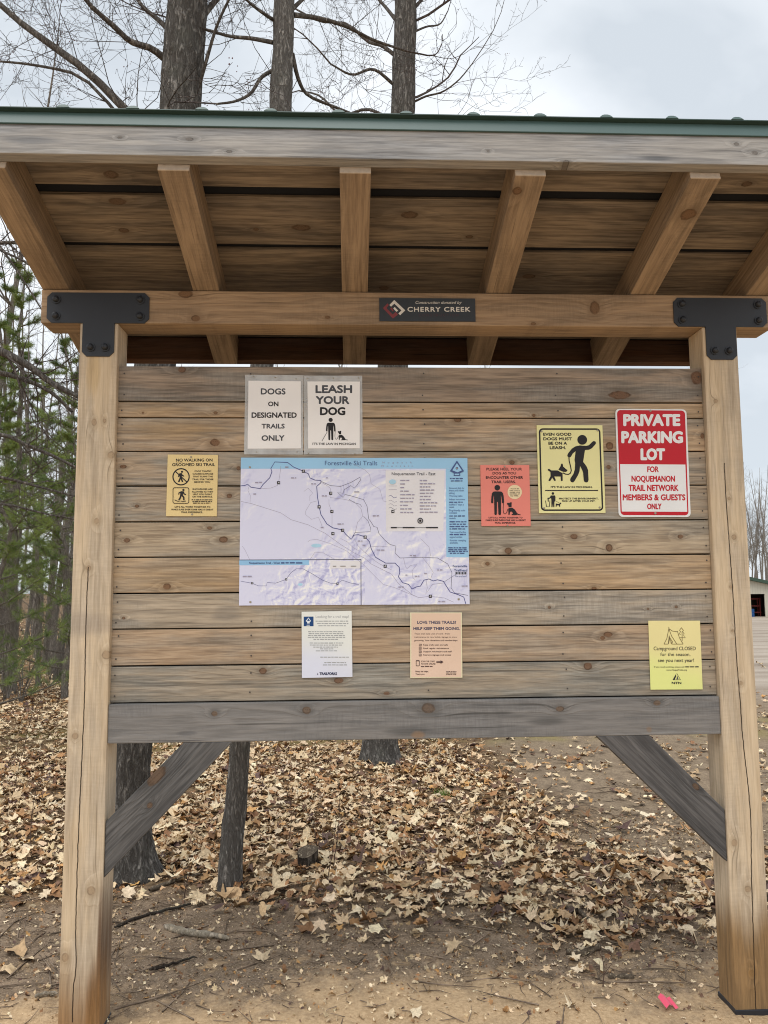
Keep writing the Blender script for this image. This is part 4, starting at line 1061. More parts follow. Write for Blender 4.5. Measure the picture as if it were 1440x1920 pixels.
# ------------------------------------------------------------------ trees
def tube_arrays(path, radii, sides):
    P = np.asarray(path, float); r = np.asarray(radii, float); n = len(P)
    T = np.gradient(P, axis=0); T /= np.linalg.norm(T, axis=1)[:, None] + 1e-9
    ref = np.array([0.31, 0.95, 0.05]) if abs(T[0] @ np.array([0.31, 0.95, 0.05])) < 0.9 else np.array([1.0, 0, 0.2])
    U = np.cross(T, ref); U /= np.linalg.norm(U, axis=1)[:, None] + 1e-9
    W = np.cross(T, U)
    a = np.arange(sides) * 2 * math.pi / sides
    V = P[:, None, :] + r[:, None, None] * (np.cos(a)[None, :, None] * U[:, None, :] + np.sin(a)[None, :, None] * W[:, None, :])
    V = V.reshape(-1, 3)
    i = np.arange(n - 1)[:, None] * sides; j = np.arange(sides)[None, :]; j2 = (j + 1) % sides
    F = np.stack([i + j, i + j2, i + sides + j2, i + sides + j], -1).reshape(-1, 4)
    return V, F

class Tubes:
    def __init__(self): self.V, self.F, self.n = [], [], 0
    def add(self, path, radii, sides=4):
        V, F = tube_arrays(path, radii, sides)
        self.V.append(V); self.F.append(F + self.n); self.n += len(V)
    def mesh(self, name, smooth=True):
        return fast_mesh(name, np.concatenate(self.V), np.concatenate(self.F), smooth)

def bark(name, c1, c2, moss=(0.2, 0.21, 0.18), moss_amt=0.3, sc=1.0):
    g = NT(name)
    p = g.coords()
    x, y, z = g.xyz(p)
    v = g.vec(g.m('MULTIPLY', x, 48 * sc), g.m('MULTIPLY', y, 48 * sc), g.m('MULTIPLY', z, 11.0 * sc))
    n = g.noise(v, 1.0, 6.0, 0.7, 1.0)
    n2 = g.noise(p, 6.0, 4.0, 0.6)
    n3 = g.noise(p, 55.0, 3.0, 0.6)
    rid = g.rng(n, 0.38, 0.62)
    c = g.mix(rid, c2, c1)
    c = g.mix(g.m('MULTIPLY', g.rng(n2, 0.5, 0.72), moss_amt), c, moss)
    c = g.mix(g.m('MULTIPLY', g.m('MULTIPLY', g.rng(n3, 0.62, 0.72), rid), 0.5), c, (0.34, 0.33, 0.31))
    g.base(c, 0.95, 0.1)
    g.bump(g.m('ADD', rid, g.m('MULTIPLY', n3, 0.3)), 0.9, 0.02)
    return g.mat
BARK = bark('maple_bark', (0.245, 0.23, 0.212), (0.082, 0.075, 0.068))
BARK2 = bark('grey_bark', (0.25, 0.225, 0.2), (0.1, 0.085, 0.075))
TWIG = bark('twig_bark', (0.21, 0.175, 0.16), (0.12, 0.095, 0.085), moss_amt=0.15)
FARB = bark('far_bark', (0.36, 0.32, 0.275), (0.2, 0.172, 0.145))

def unit(v): return v / (np.linalg.norm(v) + 1e-9)

def grow(tb, r_, P0, d, L, rad0, level, maxl, up=0.25, spread=0.75, nseg=6, dens=1.0, buds=None, wig=0.16):
    """wandering branch with side twigs"""
    path, radii = [np.array(P0, float)], [rad0]
    d = unit(np.array(d, float))
    for i in range(nseg):
        d = unit(d + np.array([r_.gauss(0, wig), r_.gauss(0, wig), r_.gauss(0, wig) + up * 0.16]))
        path.append(path[-1] + d * L / nseg)
        radii.append(max(0.0011, rad0 * (1 - 0.78 * (i + 1) / nseg)))
    tb.add(path, radii, 5 if rad0 > 0.02 else (4 if rad0 > 0.008 else 3))
    if buds is not None and level == maxl: buds.append(path[-1])
    if level >= maxl: return
    n = max(2, int((5 + L * 3.0) * dens))
    for k in range(n):
        t = 0.18 + 0.82 * (k + r_.random()) / n
        i = min(int(t * nseg), nseg - 1); f = t * nseg - i
        p = path[i] * (1 - f) + path[i + 1] * f
        dd = unit(path[i + 1] - path[i])
        side = unit(np.cross(dd, np.array([r_.gauss(0, 1), r_.gauss(0, 1), r_.gauss(0, 1)])))
        cd = unit(dd * (1 - spread * 0.45) + side * spread + np.array([0, 0, up * 0.5]))
        rr = (radii[i] * (1 - f) + radii[i + 1] * f)
        grow(tb, r_, p, cd, L * r_.uniform(0.28, 0.52) * (1.1 - 0.45 * t), max(0.0018, rr * 0.55), level + 1, maxl, up, spread, max(3, nseg - 1), dens, buds, wig * 1.15)

def smooth_path(pts, n=18):
    """Catmull-Rom through points"""
    P = np.array(pts, float)
    P = np.vstack([2 * P[0] - P[1], P, 2 * P[-1] - P[-2]])
    out = []
    m = len(P) - 3
    for s in np.linspace(0, m - 1e-6, n):
        i = int(s); t = s - i
        a, b, c, d = P[i], P[i + 1], P[i + 2], P[i + 3]
        out.append(0.5 * ((2 * b) + (-a + c) * t + (2 * a - 5 * b + 4 * c - d) * t * t + (-a + 3 * b - 3 * c + d) * t ** 3))
    return np.array(out)

BUD = plain('red_bud', (0.15, 0.045, 0.04), 0.8)
def near_tree(label, base_uv, ys, trunk_px, limbs, seed, bud_share=0.06, extra=0, extra_z=(4.5, 8.0), sides=20, name='maple_tree', fl=.55, bm_=None):
    """trunk_px: list of (u, v, radius m) read at the depth of the trunk's foot; limbs: ([(u, v), ...], dy, r0, side density)"""
    r_ = random.Random(seed)
    b = on_z(*base_uv)
    yb = b[1]
    root = empty(name, (b[0], yb, gz(b[0], yb)), label, 'tree')
    pts = [on_y(u, v, yb) for (u, v, _) in trunk_px]
    pts[0] = np.array([pts[0][0], yb, gz(b[0], yb) - 0.08])
    sides *= 3
    P = smooth_path(pts, 240)
    zs = [p[2] for p in pts]; rs = [q[2] for q in trunk_px]
    R = np.interp(P[:, 2], zs, rs)
    V, F = tube_arrays(P, R, sides)
    # uneven bark plates and a flared foot
    rel = V - np.repeat(P, sides, axis=0)
    a = np.tile(np.arange(sides), len(P)); lev = np.repeat(np.arange(len(P)), sides)
    nz = vnoise(a * 0.3 + seed, lev * 0.06, seed) - 0.5
    wa = a / sides * 17 + 1.6 * vnoise(a * 0 + 3, lev * .05, seed) + 1.2 * vnoise(a * .2, lev * .12, seed + 4)
    ridge = np.abs((wa % 1.0) - .5) * 2 * (0.5 + 0.8 * vnoise(a * .35, lev * .2, seed + 7))
    nz = nz + .55 * (ridge - .5)
    hz = V[:, 2]
    flare = 1 + fl * np.exp(-np.maximum(hz, 0) / 0.11) * (0.6 + 0.8 * vnoise(a * 0.15, lev * 0 + 2, seed + 1))
    V = np.repeat(P, sides, axis=0) + rel * ((1 + 0.13 * nz) * flare)[:, None]
    link('trunk', fast_mesh('trunk', V, F, True), bm_ or BARK, root).matrix_parent_inverse = Matrix.Translation(root.location).inverted()
    inv = Matrix.Translation(root.location).inverted()
    tb = Tubes(); bd = []
    for (lp, dy, r0, dn) in limbs:
        n = len(lp)
        Q = smooth_path([on_y(u, v, yb + dy * k / max(1, n - 1)) for k, (u, v) in enumerate(lp)], 14)
        rr = np.linspace(r0, r0 * 0.45, 14)
        lt = Tubes(); lt.add(Q, rr, 7)
        lo = link('limb', lt.mesh('limb'), BARK2, root); lo.matrix_parent_inverse = inv
        Ltot = np.linalg.norm(np.diff(Q, axis=0), axis=1).sum()
        for k in range(int(Ltot * 9 * dn)):
            t = r_.uniform(0.12, 0.98); i = int(t * 12)
            dd = unit(Q[i + 1] - Q[i])
            side = unit(np.cross(dd, np.array([r_.gauss(0, 1), r_.gauss(0, 1), r_.gauss(0, 1)])))
            grow(tb, r_, Q[i], unit(dd * 0.6 + side * 0.8 + np.array([0, 0, .25])), r_.uniform(0.5, 1.25), max(.0026, rr[i] * 0.14), 0, 2, 0.3, 0.8, 6, 0.75, bd, .2)
        grow(tb, r_, Q[-1], Q[-1] - Q[-2], 1.3, rr[-1], 0, 2, 0.3, 0.7, 7, 0.7, bd)
    for k in range(extra):
        z = r_.uniform(*extra_z); i = int(np.argmin(abs(P[:, 2] - z))); q = r_.uniform(0, 6.28)
        grow(tb, r_, P[i], (math.cos(q), math.sin(q), r_.uniform(.1, .7)), r_.uniform(1.2, 2.4), R[i] * 0.15, 0, 3, 0.3, 0.75, 8, 0.55, bd)
    if tb.n:
        co = link('crown', tb.mesh('crown'), TWIG, root); co.matrix_parent_inverse = inv
    sel = [p for p in bd if r_.random() < bud_share * .4]
    if sel:
        BV, BF = [], []
        for p in sel:
            for q in range(6):
                c = p + np.array([r_.gauss(0, .018), r_.gauss(0, .018), r_.gauss(0, .018)]); s = r_.uniform(.0025, .005); o = len(BV)
                BV += [c + s * np.array(w_) for w_ in ((1, 0, 0), (-1, 0, 0), (0, 1, 0), (0, -1, 0), (0, 0, 1.3), (0, 0, -1.3))]
                BF += [[o + i for i in t_] for t_ in ((0, 2, 4), (2, 1, 4), (1, 3, 4), (3, 0, 4), (2, 0, 5), (1, 2, 5), (3, 1, 5), (0, 3, 5))]
        bo = link('buds', fast_mesh('buds', np.array(BV), np.array(BF)), BUD, root); bo.matrix_parent_inverse = inv
        bo['kind'] = 'stuff'
    return root

near_tree('thick grey barked maple rising behind the left post', (250, 1640), None,
          [(240, 1640, .13), (241, 1500, .122), (250, 1300, .12), (290, 700, .122), (330, 300, .124), (338, 190, .128), (345, 100, .125), (352, 0, .12), (362, -200, .11), (380, -600, .08), (400, -1000, .03)],
          [([(325, 330), (290, 265), (235, 205), (165, 135), (90, 80), (30, 35), (-40, -30), (-120, -110)], .5, .034, .75),
           ([(318, 118), (285, 92), (245, 78), (215, 50), (165, 5), (120, -60)], -.3, .024, 1.0),
           ([(316, 330), (250, 250), (160, 150), (80, 125), (0, 115), (-80, 110)], .9, .014, .6),
           ([(330, 70), (300, 40), (262, 5), (230, -60)], .4, .02, 1.0), ([(360, 60), (385, 25), (420, -15), (470, -60)], .3, .026, .9), ([(362, 200), (385, 120), (410, 40), (450, -40)], -.2, .014, .7)],
          11, extra=3, extra_z=(6.0, 8.0))
near_tree('slim grey tree standing beside the left brace', (432, 1668), None,
          [(430, 1668, .066), (436, 1560, .062), (450, 1400, .058), (490, 700, .066), (522, 300, .066), (528, 160, .066), (532, 60, .064), (535, -60, .06), (545, -400, .045), (560, -800, .015)],
          [([(513, 80), (470, 72), (430, 68), (385, 55), (340, 45)], .3, .014, .9), ([(515, 130), (490, 145), (470, 175), (440, 190), (405, 195)], -.2, .013, .8), ([(548, 100), (560, 150), (580, 180), (640, 205), (700, 230)], .2, .014, .8),
           ([(550, 28), (600, 35), (650, 50), (700, 75), (760, 95)], .5, .016, .8), ([(545, 20), (580, -10), (640, -40)], .3, .014, .8), ([(516, 40), (480, 15), (440, -20)], -.3, .012, .8)],
          12, extra=5, extra_z=(5.2, 7.0), sides=14, bud_share=.12, fl=.1, bm_=bark('pale_bark', (0.3, 0.282, 0.26), (0.13, 0.12, 0.11), sc=1.3))
near_tree('tall straight maple set back behind the board centre', (712, 1432), None,
          [(712, 1432, .17), (714, 1390, .16), (725, 1000, .165), (748, 400, .13), (755, 220, .12), (758, 120, .115), (761, 0, .11), (766, -200, .09), (780, -600, .03)],
          [([(742, 105), (715, 85), (690, 78), (650, 45), (600, 40), (560, 20)], .3, .022, .9), ([(778, 190), (800, 180), (830, 172), (860, 150), (885, 120)], -.2, .012, .7), ([(744, 40), (720, 10), (690, -20), (640, -60)], .5, .02, .9),
           ([(776, 60), (800, 50), (825, 45), (840, 20)], .2, .012, .7), ([(742, 230), (690, 205), (640, 215), (600, 180), (560, 170)], .6, .018, .8), ([(772, 20), (800, -10), (830, -40)], .3, .02, .8), ([(740, 160), (700, 130), (660, 140), (620, 120)], -.4, .018, .8)],
          13, extra=4, extra_z=(6.2, 9.0), sides=18, bud_share=.1, fl=.3)

# large bare limbs reaching in from a tree left of the frame
r_ = random.Random(21)
lx, ly = -5.2, 3.2
lt_root = empty('maple_tree', (lx, ly, gz(lx, ly)), 'grey maple with lichened low limbs reaching toward the left post', 'tree')
inv = Matrix.Translation(lt_root.location).inverted()
P = smooth_path([(lx, ly, -.08), (lx + .03, ly, 1.5), (lx - .05, ly + .05, 4), (lx + .1, ly, 8)], 40)
V, F = tube_arrays(P, np.interp(P[:, 2], [0, .3, 8], [.26, .19, .08]), 16)
o = link('trunk', fast_mesh('trunk', V, F, True), BARK, lt_root); o.matrix_parent_inverse = inv
tb = Tubes()
for lp, r0, yy in (([(-330, 620), (-120, 630), (-30, 648), (20, 668), (60, 690), (100, 720), (150, 745)], .045, 2.8), ([(-330, 700), (-100, 690), (0, 700), (45, 712), (95, 735), (135, 772)], .03, 3.0), ([(-330, 840), (-120, 820), (0, 815), (50, 835), (100, 855), (150, 880)], .022, 2.6),
                   ([(-330, 900), (-100, 885), (0, 895), (70, 912), (140, 930)], .018, 2.9), ([(-330, 960), (-120, 950), (0, 945), (80, 962), (145, 975)], .014, 3.2), ([(-330, 560), (-120, 500), (-30, 462), (30, 455), (70, 470)], .024, 2.6), ([(-300, 520), (-100, 440), (0, 470), (60, 500), (100, 545)], .014, 3.0), ([(-300, 420), (-100, 400), (-20, 440), (40, 520), (90, 600)], .014, 3.3)):
    Q = smooth_path([np.array(P[np.argmin(abs(P[:, 2] - on_y(lp[0][0], lp[0][1], yy)[2]))])] + [on_y(u, v, yy) for u, v in lp[1:]], 16)
    rr = np.linspace(r0, r0 * .4, 16)
    lt = Tubes(); lt.add(Q, rr, 7)
    o = link('limb', lt.mesh('limb'), BARK2, lt_root); o.matrix_parent_inverse = inv
    for k in range(9):
        t = r_.uniform(.45, .98); i = int(t * 14); dd = unit(Q[i + 1] - Q[i]); side = unit(np.cross(dd, np.array([r_.gauss(0, 1), r_.gauss(0, 1), r_.gauss(0, 1)])))
        grow(tb, r_, Q[i], unit(dd * .7 + side * .7), r_.uniform(.4, 1.0), max(.003, rr[i] * .3), 0, 2, .2, .75, 6, .5)
o = link('crown', tb.mesh('crown'), TWIG, lt_root); o.matrix_parent_inverse = inv

# woodland behind: a few kinds of bare tree, copied
def bare_proto(seed, h, r0, first, nb, maxl=2, dens=.5, lean=.03):
    r_ = random.Random(seed)
    n = 16
    pts = [np.array([0, 0, -.15])]
    d = np.array([r_.gauss(0, lean), r_.gauss(0, lean), 1.0])
    for i in range(n):
        d = unit(d + np.array([r_.gauss(0, .035), r_.gauss(0, .035), .1])); pts.append(pts[-1] + d * h / n)
    pts = np.array(pts); R = r0 * (1 - 0.9 * np.linspace(0, 1, n + 1)); R[0] *= 1.4
    t1_ = Tubes(); t1_.add(pts, R, 8)
    t2_ = Tubes()
    for k in range(nb):
        t = first + (0.98 - first) * (k + r_.random()) / nb
        i = min(int(t * n), n - 1); q = r_.uniform(0, 6.28)
        L = h * r_.uniform(.12, .26) * (1.25 - t)
        grow(t2_, r_, pts[i], (math.cos(q), math.sin(q), r_.uniform(.5, 1.2)), L, max(.006, R[i] * .4), 0, maxl, .5, .7, 6, dens)
    return t1_.mesh('trunk'), t2_.mesh('crown')
protos = [bare_proto(31, 13, .095, .35, 22), bare_proto(32, 15, .12, .4, 26), bare_proto(33, 10, .06, .25, 18), bare_proto(34, 12, .065, .45, 20), bare_proto(35, 7, .035, .2, 14)]
saps = [protos[2], protos[4]]
def brush_proto(seed):
    r_ = random.Random(seed); t1_, t2_ = Tubes(), Tubes()
    for k in range(5):
        q = r_.uniform(0, 6.28); e = np.array([math.cos(q) * .25, math.sin(q) * .25, .5])
        t1_.add([(0, 0, -.1), e * .5, e], [.012, .01, .007], 5)
        grow(t2_, r_, e, (math.cos(q) * .3, math.sin(q) * .3, 1), r_.uniform(.9, 1.9), .007, 0, 2, .35, .7, 6, .5)
    return t1_.mesh('trunk'), t2_.mesh('crown')
brush = [brush_proto(k) for k in (201, 202, 203)]
def put_tree(name, meshes, mats, x, y, s, rz, label, cat, group):
    z = gz(x, y)
    root = empty(name, (x, y, z), label, cat, group)
    root.rotation_euler = (0, 0, rz); root.scale = (s, s, s)
    for nm, me, mt in zip(('trunk', 'crown'), meshes, mats):
        o = bpy.data.objects.new(nm, me); col.objects.link(o)
        if not me.materials: me.materials.append(mt)
        o.parent = root
    return root
r_ = random.Random(77)
# trunks the photo shows in the woods left of the kiosk (foot pixel, kind, scale)
seen = [((95, 1263), 0, .8), ((112, 1250), 3, .9), ((45, 1232), 3, .8), ((74, 1290), 4, 1.2), ((20, 1255), 2, 1.1), ((62, 1215), 3, 1.0), ((128, 1225), 3, .9), ((5, 1300), 4, 1.1), ((30, 1205), 3, .8), ((120, 1310), 4, .9), ((88, 1205), 2, 1.2), ((140, 1200), 3, .9), ((-40, 1270), 1, .9), ((-90, 1230), 0, 1.0), ((15, 1175), 3, 1.2), ((135, 1172), 2, 1.1)]
for (uv, k, s) in seen:
    p = on_z(*uv)
    put_tree('bare_tree', protos[k], (FARB, FARB), p[0], p[1], s, r_.uniform(0, 6.28), 'slender bare tree in the leafy woods left of the kiosk', 'tree', 'bare trees in the left woods')
for i in range(12):
    u = r_.uniform(-320, 190); dist = r_.uniform(17, 46)
    d = ray(u, 1100); x, y = CAM[0] + d[0] * dist, CAM[1] + d[1] * dist
    put_tree('bare_tree', protos[r_.choice((0, 1, 2, 3))], (FARB, FARB), x, y, r_.uniform(.8, 1.15), r_.uniform(0, 6.28), 'slender bare tree in the leafy woods left of the kiosk', 'tree', 'bare trees in the left woods')
for i in range(26):
    u = 200 + 1120 * (i + r_.random()) / 26; dist = r_.uniform(24, 40)
    d = ray(u, 1100); x, y = CAM[0] + d[0] * dist, CAM[1] + d[1] * dist
    s = r_.uniform(.75, 1.0) * (dist / 36 * .25 + .72)
    put_tree('bare_tree', protos[r_.choice((0, 1, 3))], (FARB, FARB), x, y, s * (1.0 if u < 860 else .92), r_.uniform(0, 6.28), 'bare tree glimpsed through the slot under the roof', 'tree', 'bare trees behind the board')
for i in range(110):
    u = 1320 + 300 * (i + r_.random()) / 110; dist = r_.uniform(82, 112)
    d = ray(u, 1100); x, y = CAM[0] + d[0] * dist, CAM[1] + d[1] * dist
    put_tree('bare_tree', protos[r_.choice((0, 1, 3))], (FARB, FARB), x, y, r_.uniform(0.85, 1.4), r_.uniform(0, 6.28), 'tall bare tree in the distant treeline beyond the shed', 'tree', 'treeline beyond the shed')

for i in range(64):
    u = r_.uniform(-330, 170); dist = r_.uniform(11, 34)
    d = ray(u, 1100); x, y = CAM[0] + d[0] * dist, CAM[1] + d[1] * dist
    put_tree('understory_shrub', brush[i % 3], (FARB, FARB), x, y, r_.uniform(.7, 1.4), r_.uniform(0, 6.28), 'leafless brushy shrub under the trees left of the kiosk', 'shrub', 'understory shrubs in the left woods')
for i in range(30):
    u = r_.uniform(-420, 260); dist = r_.uniform(48, 85)
    d = ray(u, 1100); x, y = CAM[0] + d[0] * dist, CAM[1] + d[1] * dist
    put_tree('bare_tree', protos[r_.choice((0, 1, 3))], (FARB, FARB), x, y, r_.uniform(.9, 1.3), r_.uniform(0, 6.28), 'bare tree at the far back of the left woods', 'tree', 'far trees of the left woods')
# pines
NEED = NT('pine_needles')
_n = NEED.noise(NEED.coords(), 2.5, 3.0)
NEED.base(NEED.mix(NEED.rng(_n, .35, .65), (0.25, 0.31, 0.085), (0.11, 0.165, 0.05)), 0.7, 0.2)
def pine_proto(seed, h, r0, first, nb, blen):
    r_ = random.Random(seed); g_ = np.random.default_rng(seed)
    pts = np.array([[r_.gauss(0, .03) * i, r_.gauss(0, .03) * i * .4, h * i / 10 - .15] for i in range(11)])
    t1_ = Tubes(); t1_.add(pts, r0 * (1 - .88 * np.linspace(0, 1, 11)), 8)
    tips = []
    for k in range(nb):
        t = first + (1 - first) * k / nb
        p = np.array([np.interp(t * 10, range(11), pts[:, j]) for j in range(3)])
        q = k * 2.4 + r_.uniform(-.4, .4); L = blen * (1.12 - t) * r_.uniform(.7, 1.15)
        d = np.array([math.cos(q), math.sin(q), r_.uniform(-.05, .4)])
        path = [p]
        for i in range(6):
            d = unit(d + np.array([r_.gauss(0, .1), r_.gauss(0, .1), .05])); path.append(path[-1] + d * L / 6)
        t1_.add(path, np.linspace(.018, .005, 7), 4)
        for i in range(2, 7):
            for m_ in range(4):
                side = unit(np.cross(d, [0, 0, 1]) * r_.choice((-1, 1)) + np.array([r_.gauss(0, .3), r_.gauss(0, .3), r_.uniform(0, .4)]) + d * .5)
                l2 = r_.uniform(.1, .45) * L * .55
                e = path[i] + side * l2
                t1_.add([path[i], (path[i] + e) / 2 + [0, 0, .01], e], [.006, .005, .003], 3)
                tips.append((e, side)); tips.append(((path[i] + e) / 2, side))
        tips.append((path[-1], d))
    nn = 34
    C_ = np.repeat(np.array([a for a, _ in tips]), nn, 0); D_ = np.repeat(np.array([b for _, b in tips]), nn, 0)
    v = g_.normal(size=C_.shape); v /= np.linalg.norm(v, axis=1)[:, None]
    v = v + D_ * .9; v /= np.linalg.norm(v, axis=1)[:, None]
    L = g_.uniform(.07, .14, len(v))[:, None]
    s = np.cross(v, g_.normal(size=v.shape)); s /= np.linalg.norm(s, axis=1)[:, None]
    A_ = C_ + D_ * g_.uniform(-.1, .06, len(v))[:, None]
    V = np.stack([A_ - s * .0025, A_ + s * .0025, A_ + v * L], 1).reshape(-1, 3)
    F = np.arange(len(V)).reshape(-1, 3)
    return t1_.mesh('trunk'), fast_mesh('crown', V, F)
pines = [pine_proto(61, 6.5, .08, .12, 34, 1.7), pine_proto(62, 9, .11, .22, 36, 1.9)]
for (u, dist, k, s, rz, lab) in ((-8, 8.5, 0, .62, .4, 'young bright green pine at the edge of the woods'), (28, 12.5, 1, .82, 1.9, 'taller green pine among the bare trunks'), (118, 14.5, 1, .78, 3.3, 'thin topped green pine close beside the left post'), (-70, 11.5, 1, .8, 5.0, 'broad green pine deep in the left woods'), (75, 19.0, 1, .85, 2.2, 'dark green pine far back in the left woods'), (128, 12.0, 0, .72, 4.1, 'ragged young pine beside the slim trunks near the left post'), (8, 15.5, 1, .75, 5.6, 'mid height pine behind the young bright one')):
    d = ray(u, 1100); x, y = CAM[0] + d[0] * dist, CAM[1] + d[1] * dist
    put_tree('pine_tree', pines[k], (FARB, NEED.mat), x, y, s, rz, lab, 'tree', None)

# ------------------------------------------------------------------ forest floor
def leaf_template():
    # lobed maple leaf outline, tip along +Y, unit length about 1
    half = [(0.0, -0.42), (0.10, -0.36), (0.34, -0.40), (0.26, -0.18), (0.55, 0.02), (0.30, 0.04), (0.36, 0.26), (0.15, 0.18), (0.0, 0.58)]
    out = half + [(-a, b) for a, b in half[-2:0:-1]]
    P = np.array([(0.0, -0.02)] + out)
    n = len(out)
    F = np.array([[0, 1 + i, 1 + (i + 1) % n] for i in range(n)])
    return P, F
LP, LF = leaf_template()
_th = np.arctan2(LP[:, 1] + .02, LP[:, 0])
_oval = np.stack([.3 * np.cos(_th) * (1 + .18 * np.cos(9 * _th)), .5 * np.sin(_th)], -1); _oval[0] = LP[0]
_torn = LP.copy(); _torn[3:8] *= .55
_torn2 = LP.copy(); _torn2[9:14] *= np.array([.5, .8])
_blunt = LP * .78; _blunt[1:] *= (1 + .28 * np.cos(5 * _th[1:]))[:, None] ** -1
_oval2 = np.stack([.22 * np.cos(_th) * (1 + .1 * np.sin(7 * _th)), .36 * np.sin(_th)], -1); _oval2[0] = LP[0]
_bit = np.stack([.26 * np.cos(_th) * (1 + .3 * np.sin(3 * _th + 1)), .26 * np.sin(_th)], -1); _bit[0] = LP[0]
LP2 = np.stack([LP, _blunt, _oval, _torn, _torn2, _oval2, _bit, _bit, _blunt])
COLS = np.array([(.6, .465, .3), (.52, .385, .235), (.66, .54, .37), (.42, .285, .16), (.32, .175, .08), (.22, .115, .055), (.15, .085, .055), (.46, .26, .1), (.1, .06, .05)])
CW_ = np.array([.21, .17, .16, .14, .11, .08, .06, .03, .04])
def leaves_mesh(name, x, y, size, flat, lift, g_, cols=None):
    n = len(x)
    yaw = g_.uniform(0, 2 * math.pi, n)
    ax = g_.normal(0, flat, n); ay = g_.normal(0, flat, n)
    curl = g_.normal(0, .75, n); curl2 = g_.normal(.1, .7, n); fold = np.abs(g_.normal(0, .5, n))
    tmpl = LP2[g_.integers(0, len(LP2), n)]
    px_ = tmpl[:, :, 0] * g_.uniform(.6, 1.05, n)[:, None] * (1 + g_.normal(0, .1, (n, LP.shape[0]))); py_ = tmpl[:, :, 1] * (1 + g_.normal(0, .1, (n, LP.shape[0])))
    pz = curl[:, None] * px_ ** 2 + curl2[:, None] * py_ ** 2 + fold[:, None] * np.abs(px_) * .6
    pz = pz + g_.normal(0, .05, pz.shape)
    X, Y, Z = px_ * size[:, None], py_ * size[:, None], pz * size[:, None]
    Y, Z = Y * np.cos(ax)[:, None] - Z * np.sin(ax)[:, None], Y * np.sin(ax)[:, None] + Z * np.cos(ax)[:, None]
    X, Z = X * np.cos(ay)[:, None] + Z * np.sin(ay)[:, None], -X * np.sin(ay)[:, None] + Z * np.cos(ay)[:, None]
    X, Y = X * np.cos(yaw)[:, None] - Y * np.sin(yaw)[:, None], X * np.sin(yaw)[:, None] + Y * np.cos(yaw)[:, None]
    zmin = Z.min(1, keepdims=True)
    Z = Z - zmin * g_.uniform(.3, 1.0, n)[:, None] + lift[:, None]
    V = np.stack([X + x[:, None], Y + y[:, None], Z + ground_z(x, y)[:, None]], -1).reshape(-1, 3)
    F = (LF[None] + (np.arange(n) * len(LP))[:, None, None]).reshape(-1, 3)
    me = fast_mesh(name, V, F)
    if cols is None:
        cols = COLS[g_.choice(len(COLS), n, p=CW_ / CW_.sum())] * g_.uniform(.8, 1.25, (n, 1)) * g_.normal(1.14, .018, (n, 3))
    at = me.color_attributes.new('leaf_colour', 'FLOAT_COLOR', 'POINT')
    cc = np.ones((n, len(LP), 4), np.float32); cc[:, :, :3] = cols[:, None, :] * g_.uniform(.88, 1.1, (n, len(LP), 1))
    at.data.foreach_set('color', cc.ravel())
    return me
def leaf_material():
    g = NT('dry_leaf')
    a = g.node('ShaderNodeAttribute', attribute_name='leaf_colour')
    n = g.noise(g.coords(), 70.0, 3.0, .6)
    k = g.rng(n, .3, .7, .78, 1.15)
    g.base(g.mix(1.0, a.outputs['Color'], g.vec(k, k, k), 'MULTIPLY'), .7, .25)
    return g.mat
LEAF = leaf_material()
def leaf_density(x, y):
    """0..1 cover of dead leaves"""
    n = vnoise(x * .9, y * .9, 5) - .5; n2 = vnoise(x * 3, y * 3, 6) - .5
    edge = 1.15 + .9 * n + .5 * n2 - .35 * sstep(.5, 1.1, x) + .15 * sstep(.2, -.6, x)
    d = sstep(edge - .35, edge + .3, y)
    # trodden lane on the right
    lane = sstep(1.2, 1.6, x + .6 * n + .3 * n2) * sstep(1.3, 2.0, y + .5 * n) * (1 - sstep(30, 40, y))
    lane = np.maximum(lane, sstep(.75, 1.4, x - .18 * (y - 3) + .6 * n) * sstep(2.6, 3.2, y))
    d = d * (1 - .87 * lane) * (.62 + .38 * sstep(-.25, .1, n + .6 * n2))
    return d
g_ = np.random.default_rng(91)
def scatter(n, x0, x1, y0, y1, pw=1.0, fn=leaf_density):
    x = g_.uniform(x0, x1, n); y = g_.uniform(y0, y1, n)
    keep = g_.random(n) < fn(x, y) ** pw
    return x[keep], y[keep]
xs_, ys_ = [], []
for n, bx in ((36000, (-4, 4.2, .1, 5)), (30000, (-7.5, 6.5, 5, 11)), (15000, (-16, 9, 11, 22)), (7000, (-9, -3.5, -1, 5)), (7000, (-32, -4, 22, 40))):
    a, b = scatter(n, *bx); xs_.append(a); ys_.append(b)
lx_, ly_ = np.concatenate(xs_), np.concatenate(ys_)
dist_ = np.hypot(lx_ - CAM[0], ly_ - CAM[1])
lsz = (.03 + .092 * g_.random(len(lx_)) ** 1.5) * (1 + np.clip(dist_ - 12, 0, 30) * .03)
litter = link('leaf_litter', leaves_mesh('leaf_litter', lx_, ly_, lsz, .2, g_.uniform(0, .03, len(lx_)), g_), LEAF)
tag(litter, 'dead maple leaves carpeting the ground behind the kiosk', 'leaves', kind='stuff')
